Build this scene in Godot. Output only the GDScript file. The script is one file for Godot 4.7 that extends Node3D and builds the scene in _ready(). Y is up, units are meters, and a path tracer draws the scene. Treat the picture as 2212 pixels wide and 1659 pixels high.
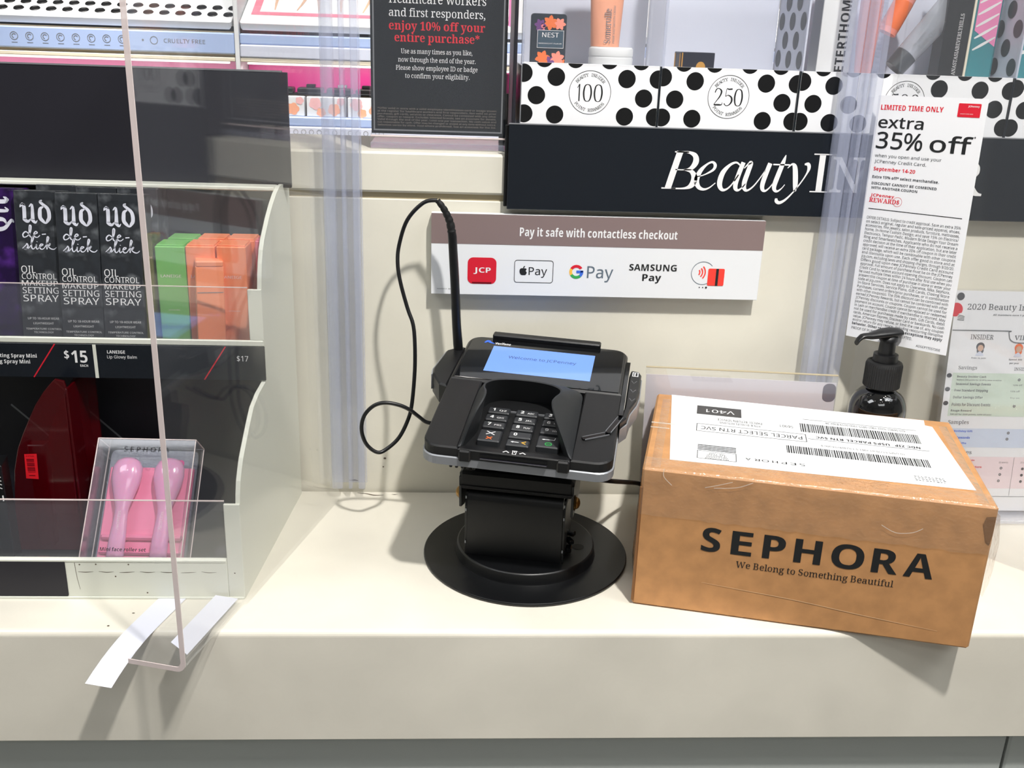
extends Node3D
# A shop's checkout counter: payment terminal on a swivel stand, a taped parcel, a cosmetics rack,
# clear counter screens, signs and reward bins on the low back wall, lit shelving behind.
# Metres; x to the right along the low wall, y up, z out of the wall towards the customer.
# Shapes are given in the counter's frame (y = 0 on the worktop); CT lifts the whole to the floor.

const CT := 0.95
var M := {}
var FONT := {}
var glyphs := {}
var org := Vector3.ZERO
var names := {}

class MB:
	var v := PackedVector3Array()
	var n := PackedVector3Array()
	func tri(a: Vector3, b: Vector3, c: Vector3) -> void:
		var k := (b - a).cross(c - a)
		if k.length_squared() < 1e-22:
			return
		k = k.normalized()
		v.append_array([a, c, b])
		n.append_array([k, k, k])
	func tris(a: Vector3, b: Vector3, c: Vector3, na: Vector3, nb: Vector3, nc: Vector3) -> void:
		v.append_array([a, c, b])
		n.append_array([na, nc, nb])
	func quad(a: Vector3, b: Vector3, c: Vector3, d: Vector3) -> void:
		tri(a, b, c)
		tri(a, c, d)
	func box(c: Vector3, s: Vector3, ch := 0.0, b := Basis.IDENTITY) -> void:
		var h := s / 2.0
		ch = minf(ch, minf(h.x, minf(h.y, h.z)) * 0.98)
		if ch <= 0.0:
			var p := []
			for i in 8:
				p.append(c + b * Vector3(h.x * (1 if i & 1 else -1), h.y * (1 if i & 2 else -1), h.z * (1 if i & 4 else -1)))
			quad(p[4], p[5], p[7], p[6])
			quad(p[1], p[0], p[2], p[3])
			quad(p[0], p[4], p[6], p[2])
			quad(p[5], p[1], p[3], p[7])
			quad(p[6], p[7], p[3], p[2])
			quad(p[0], p[1], p[5], p[4])
			return
		var q := func(sx: int, sy: int, sz: int, ax: int) -> Vector3:
			var o := Vector3(h.x - ch, h.y - ch, h.z - ch)
			o[ax] += ch
			return c + b * (o * Vector3(sx, sy, sz))
		for ax in 3:
			var e: int = (ax + 1) % 3
			var f: int = (ax + 2) % 3
			for s1 in [-1, 1]:
				var ring := []
				for k in [[-1, -1], [1, -1], [1, 1], [-1, 1]]:
					var g := [0, 0, 0]
					g[ax] = s1
					g[e] = k[0]
					g[f] = k[1]
					ring.append(q.call(g[0], g[1], g[2], ax))
				if s1 > 0:
					quad(ring[0], ring[1], ring[2], ring[3])
				else:
					quad(ring[3], ring[2], ring[1], ring[0])
			# the edges that run along ax
			for s1 in [-1, 1]:
				for s2 in [-1, 1]:
					var g := [0, 0, 0]
					g[e] = s1
					g[f] = s2
					g[ax] = -1
					var a0: Vector3 = q.call(g[0], g[1], g[2], e)
					var b0: Vector3 = q.call(g[0], g[1], g[2], f)
					g[ax] = 1
					var a1: Vector3 = q.call(g[0], g[1], g[2], e)
					var b1: Vector3 = q.call(g[0], g[1], g[2], f)
					if s1 * s2 > 0:
						quad(a0, b0, b1, a1)
					else:
						quad(b0, a0, a1, b1)
		for i in 8:
			var sx := 1 if i & 1 else -1
			var sy := 1 if i & 2 else -1
			var sz := 1 if i & 4 else -1
			if sx * sy * sz > 0:
				tri(q.call(sx, sy, sz, 0), q.call(sx, sy, sz, 1), q.call(sx, sy, sz, 2))
			else:
				tri(q.call(sx, sy, sz, 0), q.call(sx, sy, sz, 2), q.call(sx, sy, sz, 1))
	# flat filled polygon (counter-clockwise) in the plane of t
	func poly(p: PackedVector2Array, t: Transform3D, z := 0.0) -> void:
		var idx := Geometry2D.triangulate_polygon(p)
		for i in range(0, idx.size(), 3):
			var a := p[idx[i]]
			var b := p[idx[i + 1]]
			var c := p[idx[i + 2]]
			if (b - a).cross(c - a) < 0:
				var s := b
				b = c
				c = s
			tri(t * Vector3(a.x, a.y, z), t * Vector3(b.x, b.y, z), t * Vector3(c.x, c.y, z))
	# polygon (counter-clockwise) pushed out from z0 to z1, its front edge chamfered by ch
	func prism(p: PackedVector2Array, t: Transform3D, z0: float, z1: float, ch := 0.0, caps := 3) -> void:
		var m := p.size()
		var r := MB.inset(p, ch) if ch > 0.0 else p
		for i in m:
			var j := (i + 1) % m
			quad(t * Vector3(p[i].x, p[i].y, z0), t * Vector3(p[j].x, p[j].y, z0), t * Vector3(p[j].x, p[j].y, z1 - ch), t * Vector3(p[i].x, p[i].y, z1 - ch))
			if ch > 0.0:
				quad(t * Vector3(p[i].x, p[i].y, z1 - ch), t * Vector3(p[j].x, p[j].y, z1 - ch), t * Vector3(r[j].x, r[j].y, z1), t * Vector3(r[i].x, r[i].y, z1))
		if caps & 2:
			poly(r, t, z1)
		if not caps & 1:
			return
		var back := p.duplicate()
		var idx := Geometry2D.triangulate_polygon(back)
		for i in range(0, idx.size(), 3):
			var a := back[idx[i]]
			var b := back[idx[i + 1]]
			var c := back[idx[i + 2]]
			if (b - a).cross(c - a) > 0:
				var s := b
				b = c
				c = s
			tri(t * Vector3(a.x, a.y, z0), t * Vector3(b.x, b.y, z0), t * Vector3(c.x, c.y, z0))
	static func inset(p: PackedVector2Array, d: float) -> PackedVector2Array:
		var r := PackedVector2Array()
		var m := p.size()
		for i in m:
			var e0 := (p[i] - p[(i + m - 1) % m]).normalized()
			var e1 := (p[(i + 1) % m] - p[i]).normalized()
			var n0 := Vector2(-e0.y, e0.x)
			var n1 := Vector2(-e1.y, e1.x)
			var b := n0 + n1
			if b.length() < 1e-4:
				b = n0
			b = b.normalized()
			r.append(p[i] + b * d / maxf(0.4, b.dot(n0)))
		return r
	# rings of equal length joined one to the next; cap closes the ends
	func loft(rings: Array, closed := true, cap := true) -> void:
		for k in rings.size() - 1:
			var a: PackedVector3Array = rings[k]
			var b: PackedVector3Array = rings[k + 1]
			var m := a.size()
			for i in (m if closed else m - 1):
				var j := (i + 1) % m
				quad(a[i], a[j], b[j], b[i])
		if cap:
			fan(rings[0], true)
			fan(rings[-1], false)
	func fan(r: PackedVector3Array, flip: bool) -> void:
		var c := Vector3.ZERO
		for p in r:
			c += p / r.size()
		for i in r.size():
			var j := (i + 1) % r.size()
			if flip:
				tri(c, r[j], r[i])
			else:
				tri(c, r[i], r[j])
	# smooth grid of points, rows x columns; faces look along (column step) x (row step)
	func grid(rows: Array, closed := false) -> void:
		var R := rows.size()
		var K: int = rows[0].size()
		var nn := []
		for i in R:
			var line := PackedVector3Array()
			for j in K:
				var j0 := (j + K - 1) % K if closed else maxi(j - 1, 0)
				var j1 := (j + 1) % K if closed else mini(j + 1, K - 1)
				var du: Vector3 = rows[i][j1] - rows[i][j0]
				var dv: Vector3 = rows[mini(i + 1, R - 1)][j] - rows[maxi(i - 1, 0)][j]
				var k := du.cross(dv)
				if k.length_squared() < 1e-24:
					var i2 := mini(i + 1, R - 1) if i < R / 2 else maxi(i - 1, 0)
					du = rows[i2][j1] - rows[i2][j0]
					k = du.cross(dv)
				line.append(k.normalized())
			nn.append(line)
		for i in R - 1:
			for j in (K if closed else K - 1):
				var j1 := (j + 1) % K
				tris(rows[i][j], rows[i][j1], rows[i + 1][j1], nn[i][j], nn[i][j1], nn[i + 1][j1])
				tris(rows[i][j], rows[i + 1][j1], rows[i + 1][j], nn[i][j], nn[i + 1][j1], nn[i + 1][j])
	# profile of (radius, height) turned about t's y axis; creases where the profile repeats a point
	func lathe(prof: PackedVector2Array, t := Transform3D.IDENTITY, seg := 32) -> void:
		var runs := [[]]
		for i in prof.size():
			if i > 0 and prof[i] == prof[i - 1]:
				runs.append([])
			runs[-1].append(prof[i])
		for run in runs:
			if run.size() < 2:
				continue
			var rows := []
			for q in run:
				var line := PackedVector3Array()
				for s in seg:
					var a := TAU * s / seg
					line.append(t * Vector3(q.x * cos(a), q.y, -q.x * sin(a)))
				rows.append(line)
			grid(rows, true)
	func tube(path: PackedVector3Array, r: float, seg := 10, radii := PackedFloat32Array()) -> void:
		var rows := []
		var up := Vector3.UP
		for i in path.size():
			var d := (path[mini(i + 1, path.size() - 1)] - path[maxi(i - 1, 0)]).normalized()
			if i == 0 and absf(d.dot(up)) > 0.9:
				up = Vector3.BACK
			var x := up.cross(d).normalized()
			up = d.cross(x).normalized()
			var rr := radii[i] if radii.size() else r
			var line := PackedVector3Array()
			for s in seg:
				var a := TAU * s / seg
				line.append(path[i] + (x * cos(a) + up * sin(a)) * rr)
			rows.append(line)
		grid(rows, true)
		fan(rows[0], true)
		fan(rows[-1], false)
	func disc(c: Vector2, r: float, t: Transform3D, z := 0.0, seg := 28, ry := -1.0) -> void:
		var p := PackedVector2Array()
		for s in seg:
			p.append(c + Vector2(cos(TAU * s / seg) * r, sin(TAU * s / seg) * (r if ry < 0 else ry)))
		poly(p, t, z)
	func arc(c: Vector2, r: float, w: float, a0: float, a1: float, t: Transform3D, z := 0.0, seg := 40) -> void:
		for s in seg:
			var a := deg_to_rad(lerpf(a0, a1, float(s) / seg))
			var b := deg_to_rad(lerpf(a0, a1, float(s + 1) / seg))
			var q := func(g: float, rr: float) -> Vector3:
				return t * Vector3(c.x + cos(g) * rr, c.y + sin(g) * rr, z)
			quad(q.call(a, r - w / 2), q.call(a, r + w / 2), q.call(b, r + w / 2), q.call(b, r - w / 2))
	func rect(x0: float, y0: float, x1: float, y1: float, t: Transform3D, z := 0.0) -> void:
		quad(t * Vector3(x0, y0, z), t * Vector3(x1, y0, z), t * Vector3(x1, y1, z), t * Vector3(x0, y1, z))
	func frame(x0: float, y0: float, x1: float, y1: float, w: float, t: Transform3D, z := 0.0) -> void:
		rect(x0, y0, x1, y0 + w, t, z)
		rect(x0, y1 - w, x1, y1, t, z)
		rect(x0, y0 + w, x0 + w, y1 - w, t, z)
		rect(x1 - w, y0 + w, x1, y1 - w, t, z)
	# pen stroke through points (x, y, width), smooth between them
	func stroke(pts: Array, t: Transform3D, z := 0.0, k := 1.0, steps := 8, sharp := false) -> void:
		var L := []
		if sharp:
			L = pts
		else:
			for i in pts.size() - 1:
				var p0: Vector3 = pts[maxi(i - 1, 0)]
				var p1: Vector3 = pts[i]
				var p2: Vector3 = pts[i + 1]
				var p3: Vector3 = pts[mini(i + 2, pts.size() - 1)]
				for s in steps:
					L.append(p1.cubic_interpolate(p2, p0, p3, float(s) / steps))
			L.append(pts[-1])
		var l := []
		for i in L.size():
			var d: Vector3 = L[mini(i + 1, L.size() - 1)] - L[maxi(i - 1, 0)]
			var dn := Vector2(d.x, d.y).normalized()
			var o: Vector2 = Vector2(-dn.y, dn.x) * L[i].z / 2.0
			l.append([t * Vector3((L[i].x + o.x) * k, (L[i].y + o.y) * k, z), t * Vector3((L[i].x - o.x) * k, (L[i].y - o.y) * k, z)])
		for i in l.size() - 1:
			quad(l[i][1], l[i + 1][1], l[i + 1][0], l[i][0])
	func empty() -> bool:
		return v.is_empty()
	func mesh(o: Vector3) -> ArrayMesh:
		var a := []
		a.resize(Mesh.ARRAY_MAX)
		var w := v
		if o != Vector3.ZERO:
			w = PackedVector3Array()
			for p in v:
				w.append(p - o)
		a[Mesh.ARRAY_VERTEX] = w
		a[Mesh.ARRAY_NORMAL] = n
		var m := ArrayMesh.new()
		m.add_surface_from_arrays(Mesh.PRIMITIVE_TRIANGLES, a)
		return m


func V2(a: Array) -> PackedVector2Array:
	var p := PackedVector2Array()
	for i in range(0, a.size(), 2):
		p.append(Vector2(a[i], a[i + 1]))
	return p

func rrect(x0: float, y0: float, x1: float, y1: float, r: float, k := 6) -> PackedVector2Array:
	var p := PackedVector2Array()
	for q in [[x1 - r, y0 + r, -90], [x1 - r, y1 - r, 0], [x0 + r, y1 - r, 90], [x0 + r, y0 + r, 180]]:
		for s in k + 1:
			var a := deg_to_rad(q[2] + 90.0 * s / k)
			p.append(Vector2(q[0] + r * cos(a), q[1] + r * sin(a)))
	return p

func smooth_path(p: PackedVector3Array, steps := 8) -> PackedVector3Array:
	var r := PackedVector3Array()
	for i in p.size() - 1:
		for s in steps:
			r.append(p[i].cubic_interpolate(p[i + 1], p[maxi(i - 1, 0)], p[mini(i + 2, p.size() - 1)], float(s) / steps))
	r.append(p[-1])
	return r

func face(o: Vector3, x := Vector3.RIGHT, y := Vector3.UP) -> Transform3D:
	return Transform3D(Basis(x, y, x.cross(y)), o)

# ---- lettering: outlines of the fonts as flat print -------------------------------------------
func glyph(text: String, font: String, step: float, fill := 0.0) -> Array:
	var key := "%s|%s|%s" % [text, font, step]
	if not glyphs.has(key):
		var tm := TextMesh.new()
		tm.font = FONT[font]
		tm.font_size = 48
		tm.pixel_size = 1.0 / 48.0
		tm.depth = 0.0
		tm.curve_step = step
		tm.text = text
		var a := tm.get_mesh_arrays()
		var p: PackedVector3Array = a[Mesh.ARRAY_VERTEX]
		var idx: PackedInt32Array = a[Mesh.ARRAY_INDEX]
		var out := PackedVector2Array()
		for i in idx:
			out.append(Vector2(p[i].x, p[i].y))
		var box := Rect2(out[0], Vector2.ZERO) if out.size() else Rect2()
		for q in out:
			box = box.expand(q)
		glyphs[key] = [out, box]
	return glyphs[key]

func put(mb: MB, out: PackedVector2Array, t: Transform3D, sx: float, sy: float, o: Vector2, at: Vector2, z: float, shear := 0.0) -> void:
	var k := t.basis.z.normalized()
	for i in range(0, out.size(), 3):
		var q := []
		for j in 3:
			var e := (out[i + j] - o) * Vector2(sx, sy)
			q.append(t * Vector3(at.x + e.x + e.y * shear, at.y + e.y, z))
		var area := (out[i + 1] - out[i]).cross(out[i + 2] - out[i])
		if absf(area) < 1e-9:
			continue
		if area > 0:
			mb.tris(q[0], q[1], q[2], k, k, k)
		else:
			mb.tris(q[0], q[2], q[1], k, k, k)

# lettering whose ink fills the rectangle
func tfit(mb: MB, text: String, x0: float, y0: float, x1: float, y1: float, t: Transform3D, z := 0.0, font := "sans", shear := 0.0, step := 1.0) -> void:
	var g := glyph(text, font, step)
	var b: Rect2 = g[1]
	var sy := (y1 - y0) / b.size.y
	put(mb, g[0], t, (x1 - x0 - absf(shear) * (y1 - y0)) / b.size.x, sy, b.position, Vector2(x0, y0), z, shear)

# a line of lettering of size em on the baseline y; x1 < x0 leaves the width free
func tline(mb: MB, text: String, x0: float, y: float, em: float, t: Transform3D, z := 0.0, font := "sans", x1 := -1e9, shear := 0.0, step := 2.0) -> void:
	var g := glyph(text, font, step)
	var b: Rect2 = g[1]
	var base: float = glyph("H", font, step)[1].position.y
	var sx := em if x1 < x0 else (x1 - x0) / b.size.x
	put(mb, g[0], t, sx, em, Vector2(b.position.x, base), Vector2(x0, y), z, shear)

# capitals round a circle: mid is the angle of the text's middle, in degrees
func tround(mb: MB, text: String, c: Vector2, r: float, em: float, mid: float, spread: float, t: Transform3D, z: float, font: String, below := false) -> void:
	var m := text.length()
	for i in m:
		if text[i] == " ":
			continue
		var f := float(i) / (m - 1) - 0.5
		var a := deg_to_rad(mid + (spread * f if below else -spread * f))
		var y := Vector2(cos(a), sin(a)) * (-1.0 if below else 1.0)
		var x := Vector2(y.y, -y.x)
		var p := c + Vector2(cos(a), sin(a)) * r
		var t2 := t * Transform3D(Basis(Vector3(x.x, x.y, 0), Vector3(y.x, y.y, 0), Vector3.BACK), Vector3(p.x, p.y, z))
		var g := glyph(text[i], font, 3.0)
		var b: Rect2 = g[1]
		put(mb, g[0], t2, em, em, b.get_center(), Vector2.ZERO, 0.0)

# ---- objects ---------------------------------------------------------------------------------
func numbered(called: String, parent: Node) -> String:
	var key := "%d/%s" % [parent.get_instance_id(), called]
	var k: int = names.get(key, 0)
	names[key] = k + 1
	return called if k == 0 else "%s_%03d" % [called, k]

func tag(o: Node, label: String, category: String, group := "", kind := "") -> void:
	if label:
		o.set_meta("label", label)
	if category:
		o.set_meta("category", category)
	if group:
		o.set_meta("group", group)
	if kind:
		o.set_meta("kind", kind)

# a thing standing at base; the shapes of its parts are given in the counter's frame
func thing(called: String, label: String, category: String, base: Vector3, group := "") -> Node3D:
	var o := Node3D.new()
	o.name = numbered(called, self)
	add_child(o)
	o.position = base + Vector3(0, CT, 0)
	org = base
	tag(o, label, category, group)
	return o

# a thing with axes of its own: the shapes of its parts are given in those axes
func turned(called: String, label: String, category: String, at: Transform3D, group := "") -> Node3D:
	var o := Node3D.new()
	o.name = numbered(called, self)
	add_child(o)
	o.transform = Transform3D(at.basis, at.origin + Vector3(0, CT, 0))
	org = Vector3.ZERO
	tag(o, label, category, group)
	return o

func part(parent: Node3D, called: String, mb: MB, m: Material, label := "") -> MeshInstance3D:
	var o := MeshInstance3D.new()
	o.name = numbered(called, parent)
	o.mesh = mb.mesh(org)
	o.material_override = m
	o.cast_shadow = GeometryInstance3D.SHADOW_CASTING_SETTING_ON
	parent.add_child(o)
	if label:
		o.set_meta("label", label)
	return o

func solo(called: String, mb: MB, m: Material, label: String, category: String, base: Vector3, group := "", kind := "") -> MeshInstance3D:
	org = base
	var o := part(self, called, mb, m)
	o.position = base + Vector3(0, CT, 0)
	tag(o, label, category, group, kind)
	return o

func copy(o: Node3D, called: String, label: String, group := "") -> Node3D:
	var c: Node3D = o.duplicate()
	c.name = numbered(called, self)
	add_child(c)
	c.set_meta("label", label)
	if group:
		c.set_meta("group", group)
	return c

# ---- materials -------------------------------------------------------------------------------
func mat(called: String, c: Color, rough := 0.5, metal := 0.0, spec := 0.5) -> StandardMaterial3D:
	var m := StandardMaterial3D.new()
	m.resource_name = called
	m.albedo_color = c
	m.roughness = rough
	m.metallic = metal
	m.metallic_specular = spec
	M[called] = m
	return m

func rgb(r: int, g: int, b: int, a := 1.0) -> Color:
	return Color(r / 255.0, g / 255.0, b / 255.0, a)

func glass(called: String, c: Color, rough := 0.04) -> StandardMaterial3D:
	var m := mat(called, c, rough)
	m.transparency = BaseMaterial3D.TRANSPARENCY_ALPHA
	return m

func glow(called: String, c: Color, e: float) -> StandardMaterial3D:
	var m := mat(called, c, 0.4)
	m.emission_enabled = true
	m.emission = c
	m.emission_energy_multiplier = e
	return m

func noise_tex(seed_: int, freq: float, lo: float, hi: float, oct := 4, size := 512) -> NoiseTexture2D:
	var f := FastNoiseLite.new()
	f.seed = seed_
	f.noise_type = FastNoiseLite.TYPE_SIMPLEX_SMOOTH
	f.frequency = freq
	f.fractal_octaves = oct
	var t := NoiseTexture2D.new()
	t.width = size
	t.height = size
	t.seamless = true
	t.noise = f
	var g := Gradient.new()
	g.set_color(0, Color(lo, lo, lo))
	g.set_color(1, Color(hi, hi, hi))
	t.color_ramp = g
	return t

func mottled(m: StandardMaterial3D, t: Texture2D, scale_: float) -> void:
	m.albedo_texture = t
	m.uv1_triplanar = true
	m.uv1_scale = Vector3.ONE * scale_

func bumped(m: StandardMaterial3D, t: NoiseTexture2D, strength: float, scale_: float) -> void:
	t.color_ramp = null
	t.as_normal_map = true
	t.bump_strength = strength
	m.normal_enabled = true
	m.normal_texture = t
	m.uv1_triplanar = true
	m.uv1_scale = Vector3.ONE * scale_


func _ready() -> void:
	# camera: seen at eye height over the counter, looking down 19.5 degrees, rolled 2 degrees
	var cam := Camera3D.new()
	cam.name = "camera"
	var yaw := deg_to_rad(3.3744)
	var pitch := deg_to_rad(19.501)
	var roll := deg_to_rad(1.999)
	var fwd := Vector3(sin(yaw) * cos(pitch), -sin(pitch), -cos(yaw) * cos(pitch))
	var right := Vector3(cos(yaw), 0, sin(yaw))
	var up := right.cross(fwd)
	var r2 := right * cos(roll) + up * sin(roll)
	var u2 := up * cos(roll) - right * sin(roll)
	cam.transform = Transform3D(Basis(r2, u2, -fwd), Vector3(0, 0.52 + CT, 1.0759))
	cam.fov = 42.195
	cam.near = 0.05
	cam.far = 60.0
	cam.current = true
	add_child(cam)

	var we := WorldEnvironment.new()
	we.name = "environment"
	var env := Environment.new()
	env.background_mode = Environment.BG_COLOR
	env.background_color = Color(0.02, 0.02, 0.022)
	env.tonemap_mode = Environment.TONE_MAPPER_LINEAR
	env.tonemap_exposure = 0.258
	env.sdfgi_enabled = true
	env.ssao_enabled = true
	env.ssil_enabled = true
	we.environment = env
	add_child(we)

	# the shop's lights: the spot over the customer's shoulder that throws the sharp shadows,
	# wide panels in the ceiling, and the small spots that glint in the bottle and the screens
	spot(Vector3(0.36, 1.74, 0.95), Vector3(0.18, 0.0, 0.17), 13.5, 40.0, 0.04, "over the customer's right shoulder, the brightest")
	panel(Vector3(-1.3, 1.745, 0.9), Vector2(1.2, 0.6), 4.8, "over the left of the shop")
	panel(Vector3(1.4, 1.745, 0.9), Vector2(1.2, 0.6), 4.4, "over the right of the shop")
	panel(Vector3(0.2, 1.745, 2.3), Vector2(1.2, 0.6), 2.4, "behind the customer")
	for q in [[Vector3(-0.5, 1.74, 1.1), "over the left end of the counter"], [Vector3(0.95, 1.74, 1.15), "over the right end of the counter"], [Vector3(-0.25, 1.74, 1.9), "behind the customer, on the left"], [Vector3(0.65, 1.74, 1.9), "behind the customer, on the right"], [Vector3(1.6, 1.74, 1.6), "farthest to the right"], [Vector3(0.3, 1.74, 2.9), "farthest behind the customer"], [Vector3(0.75, 1.74, 0.55), "above the parcel's right end"], [Vector3(0.45, 1.74, 1.45), "behind the brightest one"], [Vector3(1.05, 1.74, 0.8), "first of the pair at the right"], [Vector3(1.3, 1.74, 1.1), "second of the pair at the right"], [Vector3(0.15, 1.74, 1.6), "between the brightest one and the panel"]]:
		spot(q[0], Vector3(q[0].x, 0, q[0].z - 0.15), 0.3, 40.0, 0.035, q[1])
	for q in [[-0.85, "turned to the left end of the shelving"], [-0.3, "turned to the shelving beside the poster"], [0.35, "turned to the shelving behind the bins"], [0.9, "turned to the right end of the shelving"]]:
		spot(Vector3(q[0], 1.74, -0.16), Vector3(q[0], 0.45, -0.62), 7.0, 21.0, 0.035, q[1])

	FONT.sans = face_font("Droid Sans", 400)
	FONT.bold = face_font("Droid Sans", 700)
	FONT.serif = face_font("Droid Serif", 400)
	FONT.serifb = face_font("Droid Serif", 700)
	var medium := FontVariation.new()
	medium.base_font = FONT.sans
	medium.variation_embolden = 0.35
	FONT.medium = medium
	FONT.mono = face_font("Droid Sans Mono", 400)
	materials()
	room()
	counter()
	low_wall()
	gondola()
	display_rack()
	rack_goods()
	screens()
	wall_signs()
	poster()
	bins()
	coupon()
	brochure()
	sign_holder()
	bottle()
	parcel()
	terminal()

func face_font(called: String, weight: int) -> SystemFont:
	var f := SystemFont.new()
	f.font_names = PackedStringArray([called])
	f.font_weight = weight
	f.hinting = TextServer.HINTING_NONE
	f.subpixel_positioning = TextServer.SUBPIXEL_POSITIONING_DISABLED
	return f

func spot(at: Vector3, to: Vector3, e: float, half: float, size: float, where: String) -> void:
	var o := thing("ceiling_spotlight", "small round recessed ceiling spotlight " + where, "light", at, "recessed ceiling spotlights")
	var ring := MB.new()
	ring.lathe(V2([0.05, 0.01, 0.075, 0.008, 0.075, 0.008, 0.078, -0.002, 0.05, -0.006, 0.05, -0.006, 0.045, 0.006]), Transform3D(Basis.IDENTITY, at))
	var trim: StandardMaterial3D = M.get("trim", null)
	if trim == null:
		trim = mat("trim", Color(0.9, 0.9, 0.9), 0.4)
		glow("bulb", Color(1.0, 0.97, 0.92), 30.0)
		glow("diffuser", Color(1.0, 0.985, 0.96), 4.0)
	part(o, "trim_ring", ring, trim)
	var b := MB.new()
	b.disc(Vector2.ZERO, 0.047, Transform3D(Basis(Vector3.RIGHT, Vector3.FORWARD, Vector3.UP) * Basis(Vector3.RIGHT, PI), at), 0.0)
	part(o, "lamp_face", b, M.bulb)
	var l := SpotLight3D.new()
	l.name = "spotlight"
	o.add_child(l)
	l.position = Vector3(0, -0.02, 0)
	l.look_at_from_position(at + Vector3(0, CT - 0.02, 0), to + Vector3(0, CT, 0), Vector3.BACK)
	l.light_color = Color(1.0, 0.985, 0.965)
	l.light_energy = e
	l.spot_angle = half
	l.spot_angle_attenuation = 0.6
	l.spot_range = 8.0
	l.spot_attenuation = 2.0
	l.light_size = size
	l.shadow_enabled = true

func panel(at: Vector3, size: Vector2, e: float, where: String) -> void:
	var o := thing("ceiling_panel", "flat rectangular ceiling light panel " + where, "light", at, "ceiling light panels")
	var f := MB.new()
	for s in [-1, 1]:
		f.box(at + Vector3(s * size.x / 2, 0, 0), Vector3(0.03, 0.02, size.y + 0.03), 0.004)
		f.box(at + Vector3(0, 0, s * size.y / 2), Vector3(size.x - 0.03, 0.02, 0.03), 0.004)
	part(o, "frame", f, M.trim)
	var d := MB.new()
	d.box(at + Vector3(0, 0.002, 0), Vector3(size.x - 0.03, 0.006, size.y - 0.03))
	part(o, "diffuser", d, M.diffuser)
	var l := AreaLight3D.new()
	l.name = "arealight"
	o.add_child(l)
	l.position = Vector3(0, -0.012, 0)
	l.rotation = Vector3(-PI / 2, 0, 0)
	l.area_size = size - Vector2(0.03, 0.03)
	l.light_energy = e
	l.light_color = Color(0.96, 0.98, 1.0)
	l.area_range = 8.0
	l.area_attenuation = 2.0
	l.shadow_enabled = true

# a light strip under a shelf's front edge, shining back and down
func led_strip(parent: Node3D, at: Vector3, w: float, e: float) -> void:
	var mb := MB.new()
	mb.box(at, Vector3(w, 0.003, 0.010))
	part(parent, "led_strip", mb, M.diffuser, "lit strip under the shelf's edge")
	var l := AreaLight3D.new()
	l.name = "striplight"
	parent.add_child(l, true)
	l.position = at - org + Vector3(0, -0.003, 0)
	l.rotation = Vector3(-PI / 2 + 0.5, 0, 0)
	l.area_size = Vector2(w, 0.01)
	l.light_energy = e
	l.light_color = Color(1.0, 0.99, 0.97)
	l.area_range = 4.0
	l.area_attenuation = 2.0
	l.shadow_enabled = true

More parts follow.
